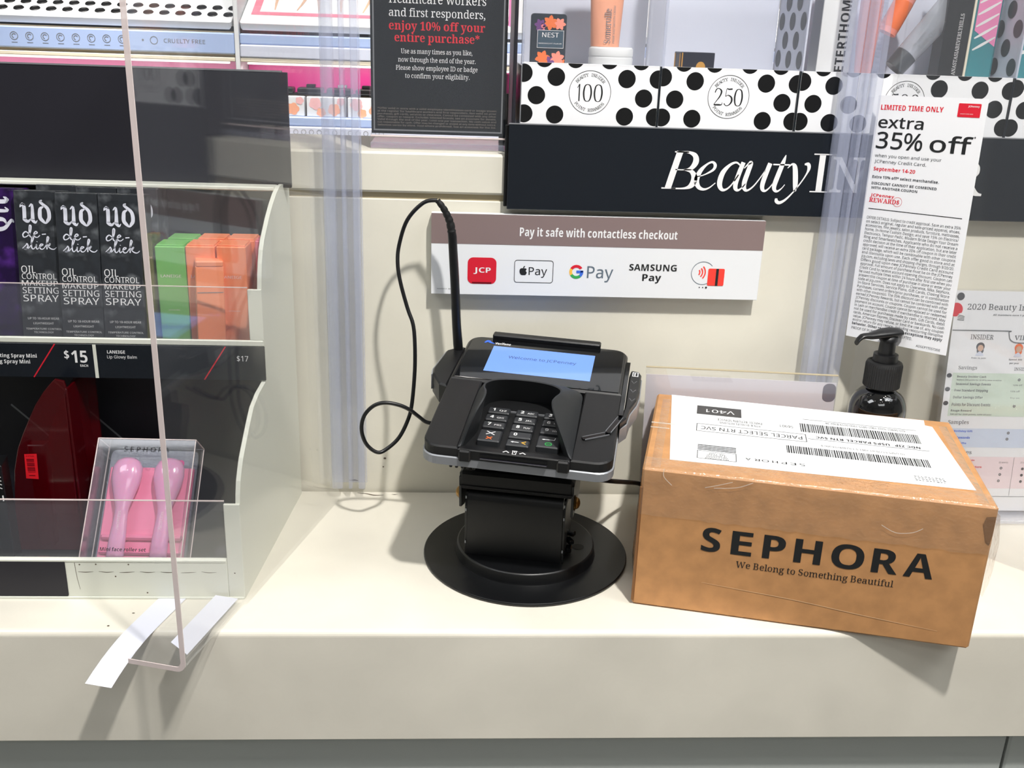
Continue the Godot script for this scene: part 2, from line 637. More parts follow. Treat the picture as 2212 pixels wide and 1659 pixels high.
func materials() -> void:
	var stain := noise_tex(3, 0.006, 0.93, 1.0, 4)
	mottled(mat("solid_surface", rgb(238, 233, 219), 0.32), stain, 1.6)
	mottled(mat("wall_panel", rgb(236, 232, 217), 0.45), stain, 1.2)
	mat("wall_groove", rgb(178, 166, 138), 0.7)
	mat("cabinet_grey", rgb(188, 194, 190), 0.6)
	mat("seam", rgb(40, 42, 40), 0.8)
	mottled(mat("floor_tile", rgb(176, 174, 170), 0.35), stain, 0.5)
	mat("ceiling_white", rgb(236, 236, 234), 0.85)
	mat("room_wall", rgb(226, 224, 220), 0.8)
	mat("scuff", rgb(96, 84, 70), 0.8)
	mat("rack_white", rgb(228, 230, 218), 0.38)
	mat("shelf_cream", rgb(238, 228, 205), 0.5)
	mat("print_black", rgb(20, 22, 24), 0.6)
	mat("print_white", rgb(240, 240, 240), 0.55)
	mat("print_grey", rgb(120, 122, 126), 0.6)
	mat("print_red", rgb(214, 22, 46), 0.55)
	mat("sign_black", rgb(24, 29, 36), 0.22)
	mat("header_black", rgb(29, 28, 37), 0.5)
	mat("gloss_black", rgb(14, 15, 17), 0.12)
	mat("satin_black", rgb(13, 14, 16), 0.38)
	mat("matt_black", rgb(12, 13, 14), 0.6)
	mat("paper", rgb(240, 241, 244), 0.55)
	mat("card_white", rgb(236, 238, 240), 0.3)
	mat("strip_blue", rgb(176, 196, 236), 0.35)
	mat("strip_pale", rgb(214, 219, 236), 0.35)
	mat("panel_pink", rgb(226, 62, 150), 0.35)
	mat("panel_rose", rgb(240, 140, 190), 0.35)
	mat("flower_rose", rgb(246, 190, 190), 0.4)
	mat("flower_peach", rgb(250, 176, 140), 0.4)
	mat("brass", rgb(150, 116, 66), 0.32, 1.0)
	mat("silver_plastic", rgb(150, 153, 158), 0.34, 0.35)
	mat("tape_white", rgb(226, 228, 240), 0.6)
	glass("acrylic", Color(0.85, 0.88, 0.93, 0.018))
	glass("acrylic_side", Color(0.80, 0.83, 0.93, 0.17), 0.12)
	glass("acrylic_edge", Color(0.93, 0.87, 0.86, 0.86), 0.2)
	glass("clear_film", Color(0.95, 0.95, 0.95, 0.05), 0.07)
	glass("clear_plastic", Color(0.88, 0.9, 0.96, 0.04), 0.05)
	glass("red_acrylic", Color(0.34, 0.0, 0.03, 0.5), 0.08)
	for a in [["ink_orange", 242, 120, 60], ["ink_purple", 110, 60, 130], ["ink_coral", 250, 150, 130], ["ink_yellow", 250, 190, 70], ["ink_rose", 236, 130, 150], ["ink_blue", 60, 110, 220], ["ink_green", 52, 168, 83], ["ink_gold", 190, 140, 60], ["ink_taupe", 132, 114, 112], ["ink_tan", 214, 176, 150], ["ink_teal", 40, 130, 140], ["ink_mint", 214, 228, 214], ["ink_sky", 210, 220, 238], ["ink_blush", 240, 222, 226], ["ink_slate", 96, 110, 122]]:
		mat(a[0], rgb(a[1], a[2], a[3]), 0.5)

func slab(called: String, a: Vector3, b: Vector3, m: Material, label: String, category: String) -> MeshInstance3D:
	var mb := MB.new()
	mb.box((a + b) / 2, (b - a).abs())
	return solo(called, mb, m, label, category, Vector3((a.x + b.x) / 2, minf(a.y, b.y), (a.z + b.z) / 2), "", "structure")

func room() -> void:
	slab("floor", Vector3(-3.6, -1.05, -3.1), Vector3(3.6, -0.95, 4.3), M.floor_tile, "pale tiled shop floor under the counter", "floor")
	slab("ceiling", Vector3(-3.6, 1.75, -3.1), Vector3(3.6, 1.85, 4.3), M.ceiling_white, "white shop ceiling that holds the lights", "ceiling")
	slab("wall_far", Vector3(-3.6, -0.95, -3.2), Vector3(3.6, 1.75, -3.1), M.room_wall, "white wall at the far end behind the shelving", "wall")
	slab("wall_front", Vector3(-3.6, -0.95, 4.3), Vector3(3.6, 1.75, 4.4), M.room_wall, "white wall behind the customer's side of the counter", "wall")
	slab("wall_left", Vector3(-3.7, -0.95, -3.1), Vector3(-3.6, 1.75, 4.3), M.room_wall, "white wall at the left end of the shop", "wall")
	slab("wall_right", Vector3(3.6, -0.95, -3.1), Vector3(3.7, 1.75, 4.3), M.room_wall, "white wall at the right end of the shop", "wall")

func counter() -> void:
	var o := thing("checkout_counter", "long cream checkout counter with a deep apron over a grey cabinet", "counter", Vector3(0, -0.95, 0.14))
	var p := V2([0.0006, -0.122, 0.288, -0.122, 0.2918, -0.1185])
	for s in 7:
		var a := deg_to_rad(90.0 * s / 6)
		p.append(Vector2(0.2858 + 0.006 * cos(a), -0.006 + 0.006 * sin(a)))
	p.append(Vector2(0.0006, 0.0))
	var mb := MB.new()
	mb.prism(p, Transform3D(Basis(Vector3.BACK, Vector3.UP, Vector3.LEFT), Vector3(1.6, 0, 0)), 0.0, 3.2)
	var top := part(o, "worktop", mb, M.solid_surface)
	var t := face(Vector3(0, 0.0003, 0), Vector3.RIGHT, Vector3.FORWARD)
	for k in 4:
		var sc := MB.new()
		match k:
			0: sc.stroke([Vector3(-0.1152, -0.0037, 0.0006), Vector3(-0.1053, -0.0052, 0.0013), Vector3(-0.0951, -0.0095, 0.0019), Vector3(-0.084, -0.0088, 0.0006)], t)
			1: sc.stroke([Vector3(-0.0747, -0.0066, 0.0004), Vector3(-0.071, -0.0072, 0.0011), Vector3(-0.0671, -0.0064, 0.0003)], t)
			2: sc.disc(Vector2(-0.296, -0.262), 0.0013, t, 0, 8, 0.0008)
			3: sc.disc(Vector2(-0.312, -0.283), 0.0011, t, 0, 8)
		part(top, "scuff_mark", sc, M.scuff)
	for a in [[-1.6, 0.5605], [0.5635, 1.6]]:
		var c := MB.new()
		c.box(Vector3((a[0] + a[1]) / 2, -0.536, 0.1385), Vector3(a[1] - a[0], 0.826, 0.271), 0.002)
		part(o, "cabinet_panel", c, M.cabinet_grey)
	var k := MB.new()
	k.box(Vector3(0, -0.54, 0.13), Vector3(3.18, 0.8, 0.24))
	part(o, "cabinet_core", k, M.seam)

func low_wall() -> void:
	var o := thing("wall_back", "low cream panelled wall with a grooved ledge along the back of the counter", "wall", Vector3(0, -0.95, -0.08))
	o.set_meta("kind", "structure")
	var a := MB.new()
	a.box(Vector3(0, -0.302, -0.082), Vector3(3.2, 1.296, 0.156), 0.001)
	part(o, "lower_panel", a, M.wall_panel)
	var b := MB.new()
	b.box(Vector3(0, 0.3745, -0.0805), Vector3(3.2, 0.043, 0.159), 0.0025)
	part(o, "ledge", b, M.wall_panel)
	var g := MB.new()
	g.box(Vector3(0, 0.3495, -0.085), Vector3(3.2, 0.01, 0.156))
	part(o, "groove", g, M.wall_groove)
	var t := face(Vector3(0, 0, -0.0036))
	for k in 3:
		var s := MB.new()
		match k:
			0: s.disc(Vector2(-0.083, 0.042), 0.0016, t, 0, 9, 0.0012)
			1: s.disc(Vector2(-0.085, 0.031), 0.0009, t, 0, 8)
			2: s.stroke([Vector3(-0.125, 0.0125, 0.0003), Vector3(-0.12, 0.0135, 0.002), Vector3(-0.114, 0.0125, 0.0004)], t)
		part(o, "scuff_mark", s, M.scuff)

# lit shelving for make-up, seen past the low wall
func gondola() -> void:
	var o := thing("cosmetics_gondola", "lit white and pink make-up shelving standing behind the low wall", "shelving", Vector3(-0.4, -0.95, -0.75))
	var mb := MB.new()
	mb.box(Vector3(-0.4, -0.17, -0.96), Vector3(2.4, 1.56, 0.04))
	part(o, "back_board", mb, M.shelf_cream)
	mb = MB.new()
	mb.box(Vector3(-0.4, -0.35, -0.78), Vector3(2.4, 1.2, 0.32))
	part(o, "base_unit", mb, M.shelf_cream)
	for x in [-1.6, -0.353, 0.55]:
		mb = MB.new()
		mb.box(Vector3(x, 0.28, -0.76), Vector3(0.007, 0.66, 0.33), 0.001)
		part(o, "upright", mb, M.card_white)
	var t := face(Vector3(0, 0, -0.6))
	var tray_t := Transform3D(Basis(Vector3.RIGHT, Vector3(0, 0.41, -0.912), Vector3(0, 0.912, 0.41)), Vector3(0, 0.519, -0.6))
	for bay in [[-1.59, -0.3575], [-0.3485, 0.545]]:
		var x0: float = bay[0]
		var x1: float = bay[1]
		var right: bool = x0 > -1.0
		var w := x1 - x0
		var cx := (x0 + x1) / 2
		# tray with its front edge
		mb = MB.new()
		mb.prism(rrect(x0, 0.0, x1 - 0.004, 0.28, 0.004, 2), tray_t, -0.012, 0.0, 0.001)
		var tray := part(o, "tray", mb, M.card_white)
		if right:
			mb = MB.new()
			mb.frame(-0.335, 0.03, 0.02, 0.27, 0.012, tray_t, 0.0004)
			part(tray, "printed_border", mb, M.ink_rose)
			mb = MB.new()
			for k in 9:
				var a := -0.3 + 0.035 * k
				mb.stroke([Vector3(a, 0.05, 0.002), Vector3(a + 0.01 * sin(k * 2.0), 0.11, 0.006), Vector3(a + 0.02 * cos(k * 1.7), 0.18, 0.008), Vector3(a + 0.03, 0.25, 0.003)], tray_t, 0.0005)
			part(tray, "printed_hair", mb, M.ink_tan)
		else:
			for row in 2:
				for k in 30:
					var cxy := Vector2(-0.366 - 0.0249 * k - 0.0035 * row, 0.050 - 0.0245 * row)
					mb = MB.new()
					mb.lathe(V2([0.0, 0.0004, 0.0062, 0.0004, 0.0062, 0.0004, 0.0072, 0.0016, 0.0082, 0.0002]), tray_t * Transform3D(Basis(Vector3.RIGHT, Vector3.BACK, Vector3.UP), Vector3(cxy.x, cxy.y, 0)), 14)
					part(tray, "sample_well", mb, M.satin_black)
		# light strip below the tray
		mb = MB.new()
		mb.box(Vector3(cx, 0.508 if right else 0.509, -0.63), Vector3(w, 0.018 if right else 0.008, 0.05))
		part(o, "tray_recess", mb, M.matt_black)
		var lo := 0.487 if right else 0.471
		mb = MB.new()
		mb.box(Vector3(cx, (lo + 0.503) / 2, -0.606), Vector3(w, 0.503 - lo, 0.02), 0.002)
		var strip := part(o, "light_strip", mb, M.strip_blue)
		if right:
			mb = MB.new()
			mb.box(Vector3(cx, 0.477, -0.603), Vector3(w, 0.0195, 0.02), 0.002)
			var lab := part(o, "label_strip", mb, M.strip_pale)
			mb = MB.new()
			tline(mb, "SA", -0.158, 0.4745, 0.0085, t, -0.0022, "bold")
			part(lab, "lettering", mb, M.print_grey)
		else:
			mb = MB.new()
			for k in 8:
				mb.arc(Vector2(-0.530 - 0.0235 * k, 0.4885), 0.0058, 0.0009, 0, 360, t, 0.0043, 18)
				mb.arc(Vector2(-0.530 - 0.0235 * k, 0.4885), 0.003, 0.0012, 30, 260, t, 0.0043, 10)
				mb.rect(-0.5345 - 0.0235 * k, 0.4785, -0.5255 - 0.0235 * k, 0.4793, t, 0.0043)
			mb.disc(Vector2(-0.498, 0.4885), 0.0016, t, 0.0043, 8)
			mb.arc(Vector2(-0.481, 0.4885), 0.0056, 0.001, 0, 360, t, 0.0043, 16)
			tfit(mb, "CRUELTY FREE", -0.466, 0.4855, -0.402, 0.4915, t, 0.0043, "sans")
			part(strip, "lettering", mb, M.print_grey)
		mb = MB.new()
		mb.box(Vector3(cx, 0.4635, -0.62), Vector3(w, 0.006, 0.05), 0.001)
		part(o, "shelf_edge", mb, M.shelf_cream)
		# pink panel and what stands before it
		mb = MB.new()
		mb.box(Vector3(cx, 0.437, -0.66), Vector3(w, 0.047, 0.01))
		part(o, "pink_panel", mb, M.panel_pink if right else M.panel_rose)
		mb = MB.new()
		mb.box(Vector3(cx, 0.4123, -0.672), Vector3(w, 0.0024, 0.09))
		part(o, "shelf", mb, M.matt_black)
		led_strip(o, Vector3(cx, 0.4585, -0.602), w - 0.02, 0.2)
		if right:
			mb = MB.new()
			mb.box(Vector3(cx, 0.3715, -0.606), Vector3(w, 0.0145, 0.02), 0.002)
			part(o, "light_strip", mb, M.strip_blue)
			mb = MB.new()
			mb.box(Vector3(cx, 0.3555, -0.603), Vector3(w, 0.0165, 0.02), 0.002)
			var lab2 := part(o, "label_strip", mb, M.strip_pale)
			mb = MB.new()
			for k in 12:
				mb.arc(Vector2(-0.266 + 0.0125 * k, 0.3555), 0.0036, 0.0007, 0, 360, t, 0.0077, 14)
			part(lab2, "printed_rings", mb, M.print_grey)
			mb = MB.new()
			mb.box(Vector3(cx, 0.34, -0.61), Vector3(w, 0.01, 0.04), 0.001)
			part(o, "shelf_edge", mb, M.shelf_cream)
			mb = MB.new()
			mb.box(Vector3(cx, 0.318, -0.62), Vector3(w, 0.03, 0.02))
			part(o, "pink_panel", mb, M.panel_pink)
	# row of small flowered cartons and black compacts on the right bay
	for k in 3:
		var x := -0.284 + 0.066 * k
		var c := thing("flowered_carton", "white carton printed with coral flowers on the far shelving, " + ["left one, beside the black header", "middle one, between two twins", "right one, beside the black poster"][k], "carton", Vector3(x, 0.379, -0.62), "flowered cartons on the shelving")
		mb = MB.new()
		mb.box(Vector3(x, 0.3945, -0.62), Vector3(0.062, 0.031, 0.03), 0.001)
		part(c, "box", mb, M.card_white)
		var f := face(Vector3(x, 0.3945, -0.6048))
		for q in [[-0.017, 0.005, 0.0105, "flower_rose"], [0.013, -0.004, 0.0105, "flower_peach"], [-0.008, -0.0085, 0.0078, "flower_peach"], [0.024, 0.009, 0.0068, "flower_rose"]]:
			mb = MB.new()
			for s in 5:
				var a := TAU * s / 5 + k
				mb.disc(Vector2(q[0] + cos(a) * q[2] * 0.5, q[1] + sin(a) * q[2] * 0.45), q[2] * 0.5, f, 0.0001 * s, 10)
			part(c, "printed_flower", mb, M[q[3]])
	for k in 4:
		var x := -0.292 + 0.047 * k
		var c := thing("compact", "small black compact before the far pink panel, " + ["first beside the black header", "second from the black header", "third from the black header", "last, beside the black poster"][k], "compact", Vector3(x, 0.414, -0.63), "black compacts before the pink panel")
		mb = MB.new()
		mb.box(Vector3(x, 0.4185, -0.63), Vector3(0.04, 0.009, 0.03), 0.002)
		part(c, "case", mb, M.satin_black)
		mb = MB.new()
		mb.box(Vector3(x + 0.004 * (k % 3 - 1), 0.4255, -0.634), Vector3(0.014, 0.005, 0.014), 0.001)
		part(c, "clasp", mb, M.satin_black if k % 2 else M.print_grey)
	# lip colours standing at the top right, seen between the poster and the first bin
	for k in 3:
		var x := 0.067 + 0.0115 * k
		var c := thing("lip_gloss", "slim pink lip gloss tube right of the poster, " + ["nearest the poster", "middle of three", "nearest the dotted bin"][k], "lip gloss", Vector3(x, 0.535, -0.62), "pink lip glosses beside the poster")
		mb = MB.new()
		mb.lathe(V2([0.0, 0.0, 0.0042, 0.0, 0.0042, 0.0, 0.0045, 0.05, 0.003, 0.052, 0.003, 0.052, 0.003, 0.055]), Transform3D(Basis.IDENTITY, Vector3(x, 0.527, -0.62)), 12)
		part(c, "tube", mb, M.panel_rose)
		mb = MB.new()
		mb.lathe(V2([0.0, 0.054, 0.0044, 0.054, 0.0044, 0.054, 0.0044, 0.085, 0.0044, 0.085, 0.0, 0.085]), Transform3D(Basis.IDENTITY, Vector3(x, 0.527, -0.62)), 12)
		part(c, "cap", mb, M.gloss_black)

# ---- cosmetics rack at the left -----------------------------------------------------------------
func display_rack() -> void:
	var o := thing("cosmetics_rack", "two-tier white cosmetics rack with a black header, left end of the counter", "display rack", Vector3(-0.4, 0, 0.12))
	var L := -0.64
	var side := V2([0.006, 0.0, 0.2366, 0.0, 0.2358, 0.097, 0.2335, 0.108, 0.2295, 0.1202, 0.2235, 0.1296, 0.2172, 0.1381, 0.2028, 0.1507, 0.189, 0.1625, 0.1754, 0.1728, 0.155, 0.1795, 0.130, 0.183, 0.1285, 0.19, 0.1285, 0.277, 0.126, 0.289, 0.1224, 0.3008, 0.1168, 0.3132, 0.1102, 0.3218, 0.1024, 0.3284, 0.088, 0.3403, 0.0727, 0.3506, 0.058, 0.3585, 0.0434, 0.3637, 0.006, 0.3637])
	var ex := Vector3(-0.0813, 0, 1).normalized()
	for x in [-0.1795, L]:
		var mb := MB.new()
		mb.prism(side, face(Vector3(x, 0, 0), ex), 0.0, 0.0045, 0.0006)
		part(o, "side_panel", mb, M.rack_white)
	var mb := MB.new()
	mb.box(Vector3(-0.2061, 0.05, 0.2352), Vector3(0.015, 0.1, 0.003), 0.0006)
	part(o, "stile", mb, M.rack_white)
	mb = MB.new()
	mb.box(Vector3(-0.1966, 0.2512, 0.1284), Vector3(0.0135, 0.0515, 0.003), 0.0006)
	part(o, "stile", mb, M.rack_white)
	# base with its worn front
	mb = MB.new()
	mb.box(Vector3((L - 0.2138) / 2, 0.0212, 0.2352), Vector3(-0.2138 - L, 0.0424, 0.003), 0.0006)
	mb.box(Vector3((L - 0.2138) / 2, 0.0405, 0.2345), Vector3(-0.2138 - L, 0.0035, 0.0056), 0.001)
	mb.box(Vector3((L - 0.1995) / 2, 0.0012, 0.2372), Vector3(-0.1995 - L, 0.0024, 0.0014), 0.0004)
	var base := part(o, "base_front", mb, M.rack_white)
	mb = MB.new()
	var t := face(Vector3(0, 0, 0.2368))
	mb.stroke([Vector3(-0.3544, 0.0385, 0.0005), Vector3(-0.3537, 0.024, 0.0004), Vector3(-0.352, 0.010, 0.0003)], t)
	for k in 7:
		mb.stroke([Vector3(-0.352 + 0.019 * k, 0.0288 + 0.0006 * sin(k * 2.3), 0.0003), Vector3(-0.345 + 0.019 * k, 0.0284, 0.0007), Vector3(-0.338 + 0.019 * k, 0.0289, 0.0002)], t)
	for q in [[-0.35, 0.0365], [-0.335, 0.0368], [-0.305, 0.0368], [-0.318, 0.024], [-0.29, 0.0065], [-0.207, 0.028]]:
		mb.disc(Vector2(q[0], q[1]), 0.0008, t, 0.0, 7)
	part(base, "scratch", mb, M.scuff)
	mb = MB.new()
	mb.prism(rrect(L, 0.0028, -0.3632, 0.0402, 0.0015, 2), face(Vector3(0, 0, 0.2366)), 0.0, 0.0006)
	part(o, "label_card", mb, M.header_black, "plain dark label card on the base")
	mb = MB.new()
	mb.box(Vector3((L - 0.2) / 2, 0.0016, 0.12), Vector3(-0.2 - L, 0.0024, 0.225))
	part(o, "lower_shelf", mb, M.matt_black)
	mb = MB.new()
	mb.box(Vector3((L - 0.19) / 2, 0.2135, 0.07), Vector3(-0.195 - L, 0.005, 0.114))
	part(o, "upper_shelf", mb, M.matt_black)
	mb = MB.new()
	mb.box(Vector3((L - 0.19) / 2, 0.2225, 0.1292), Vector3(-0.19 - L, 0.0062, 0.0032), 0.001)
	part(o, "shelf_rail", mb, M.rack_white)
	mb = MB.new()
	mb.box(Vector3((L - 0.186) / 2, 0.3612, 0.04), Vector3(-0.189 - L, 0.0042, 0.02), 0.001)
	part(o, "top_rail", mb, M.rack_white)
	mb = MB.new()
	mb.box(Vector3((L - 0.185) / 2, 0.1065, 0.0575), Vector3(-0.196 - L, 0.207, 0.004))
	var back := part(o, "back_panel", mb, M.header_black)
	mb = MB.new()
	t = face(Vector3(0, 0, 0.0598))
	for q in [[-0.4255, 0.1547, -0.3450, 0.0733], [-0.4738, 0.128, -0.420, 0.0735], [-0.4161, 0.1053, -0.3495, 0.039], [-0.4162, 0.0701, -0.365, 0.02], [-0.4156, 0.0332, -0.403, 0.021], [-0.46, 0.075, -0.43, 0.045]]:
		mb.stroke([Vector3(q[0], q[1], 0.0021), Vector3(q[2], q[3], 0.0021)], t, 0.0, 1.0, 1, true)
	part(back, "printed_line", mb, M.print_grey)
	mb = MB.new()
	mb.box(Vector3((L - 0.185) / 2, 0.286, 0.024), Vector3(-0.19 - L, 0.145, 0.004))
	part(o, "back_panel", mb, M.matt_black)
	mb = MB.new()
	mb.box(Vector3((L - 0.1735) / 2, 0.417, 0.027), Vector3(-0.1735 - L, 0.114, 0.005), 0.0005)
	var head := part(o, "header_panel", mb, M.header_black)
	mb = MB.new()
	mb.box(Vector3((L - 0.179) / 2, 0.4747, 0.027), Vector3(-0.179 - L, 0.0014, 0.006))
	part(head, "header_edge", mb, M.print_grey)
	# clear lips
	for q in [[L, 0.0425, -0.2136, 0.1012, 0.2325], [L, 0.2257, -0.2035, 0.2782, 0.1285]]:
		mb = MB.new()
		mb.box(Vector3((q[0] + q[2]) / 2, (q[1] + q[3]) / 2, q[4]), Vector3(q[2] - q[0], q[3] - q[1], 0.002))
		var lip := part(o, "clear_lip", mb, M.clear_plastic)
		mb = MB.new()
		mb.box(Vector3((q[0] + q[2]) / 2, q[3] + 0.0003, q[4]), Vector3(q[2] - q[0], 0.0006, 0.0021))
		part(lip, "lip_edge", mb, M.acrylic_edge)
	# price strip: black cards with white print, parted by pale clips
	t = face(Vector3(0, 0, 0.1312))
	mb = MB.new()
	mb.box(Vector3((L - 0.1895) / 2, 0.2018, 0.1296), Vector3(-0.1895 - L, 0.035, 0.0026), 0.0004)
	var strip := part(o, "price_strip", mb, M.sign_black)
	mb = MB.new()
	mb.rect(-0.3553, 0.1846, -0.3520, 0.2192, t)
	part(strip, "card_gap", mb, M.rack_white)
	mb = MB.new()
	mb.stroke([Vector3(-0.3909, 0.2192, 0.0012), Vector3(-0.4147, 0.1845, 0.0012)], t, 0, 1, 1, true)
	mb.stroke([Vector3(-0.2272, 0.2192, 0.0012), Vector3(-0.2497, 0.1845, 0.0012)], t, 0, 1, 1, true)
	part(strip, "printed_slash", mb, M.print_red)
	mb = MB.new()
	tline(mb, "Makeup Setting Spray Mini", -0.472, 0.2046, 0.0052, t, 0, "bold", -0.4095)
	tline(mb, "All-Day Setting Spray Mini", -0.478, 0.1985, 0.0052, t, 0, "bold", -0.4165)
	tfit(mb, "$", -0.3831, 0.2034, -0.3785, 0.2130, t, 0, "bold")
	tfit(mb, "15", -0.3764, 0.2002, -0.3612, 0.2126, t, 0, "bold")
	tfit(mb, "EACH", -0.3688, 0.1960, -0.3614, 0.1984, t, 0, "bold")
	tfit(mb, "LANEIGE", -0.3417, 0.2102, -0.3245, 0.2134, t, 0, "bold")
	tfit(mb, "Lip Glowy Balm", -0.3421, 0.2042, -0.3136, 0.2084, t, 0, "sans")
	tfit(mb, "$17", -0.2168, 0.2038, -0.2057, 0.2101, t, 0, "sans")
	part(strip, "lettering", mb, M.print_white)

func script_de_slick(mb: MB, t: Transform3D, z: float, x: float, y: float, k: float) -> void:
	var w := 1.0
	for s in [
		[[8, 15, .9], [4.5, 18, 1.2], [1.5, 15.5, 1.3], [2, 12.6, 1.2], [5, 13.2, .9], [8.6, 17, 1.1], [9.8, 23.5, 1.4], [8.3, 24, 1.0], [7.8, 18, 1.3], [8.2, 13.4, 1.2], [10.5, 12.8, .8], [13, 15.5, .8], [15.5, 17, 1.2], [14.2, 18.4, 1.1], [12.3, 16.3, 1.2], [12.8, 13.2, 1.2], [15.5, 12.6, .9], [18, 14.6, .8]],
		[[20, 15.6, 1.1], [24, 16, 1.1]],
		[[0, 1.2, .7], [3.5, 4.5, .9], [4.8, 6.2, 1.0], [5.6, 3.4, 1.4], [4, .8, 1.3], [1.5, .8, .9], [5.5, 1.2, .8], [8.5, 4.8, .8], [11.5, 11.5, 1.1], [10.4, 13, 1.1], [9.4, 9, 1.3], [9, 3, 1.4], [10.4, .8, 1.0], [12.6, 2.6, .8], [14, 5.4, 1.2], [13.6, 2.4, 1.3], [14.6, .8, 1.0], [17, 3, .8], [20.4, 5.4, 1.2], [18.2, 5.8, 1.1], [17, 3, 1.4], [18.4, .8, 1.2], [21, 1.6, .8], [24, 6, .9], [26.4, 12, 1.2], [25.2, 13.4, 1.0], [24.4, 9, 1.3], [24.0, .8, 1.3]],
		[[24.2, 3.4, .9], [27.6, 6.6, 1.3], [26.6, 4.4, .9], [25.4, 3.8, .9], [28, 1.4, 1.2], [31, 1.0, .9], [33.5, 3, .7]],
		[[14.6, 8, 1.5], [14.9, 8.6, .6]]]:
		var l := []
		for p in s:
			l.append(Vector3(x / k + p[0], y / k + p[1], p[2] * w))
		mb.stroke(l, t, z, k, 5)

func gothic_ud(mb: MB, t: Transform3D, z: float, x: float, y: float, k: float) -> void:
	for s in [
		[[0, 15, .6], [1.2, 17, 2.6], [3.6, 16, 3.4], [3.6, 6, 3.4], [3.6, 4, 3.4], [6.5, 2.2, 2.6], [9.5, 5, .7]],
		[[8.2, 15.6, .8], [11, 17.6, 2.2], [11, 5.5, 3.4], [11, 3.5, 3.4], [13.2, 1.2, 2.0], [15, 3.4, .5]],
		[[22, 16.4, .8], [18.6, 14.4, 2.8], [17.8, 11, 3.5], [17.8, 6, 3.5], [20, 3, 3.0], [22.6, 1, 1.6], [24.6, 3.4, 3.0], [26, 6, 3.4], [26, 11, 3.4], [24.6, 15, 3.0], [20.4, 18.6, 2.6], [18.6, 20.6, 2.4], [20.4, 22, 1.0]],
		[[1.0, 17.0, .4], [2.2, 18.6, 1.6], [4.8, 16.6, .6]]]:
		var l := []
		for p in s:
			l.append(Vector3(x / k + p[0], y / k + p[1], p[2]))
		mb.stroke(l, t, z, k, 4)

func carton(called: String, label: String, size: Vector3, at: Transform3D, m: Material, group := "", category := "carton") -> Node3D:
	var o := turned(called, label, category, at, group)
	var mb := MB.new()
	mb.box(Vector3(0, size.y / 2, -size.z / 2), size, 0.0009)
	part(o, "box", mb, m)
	return o

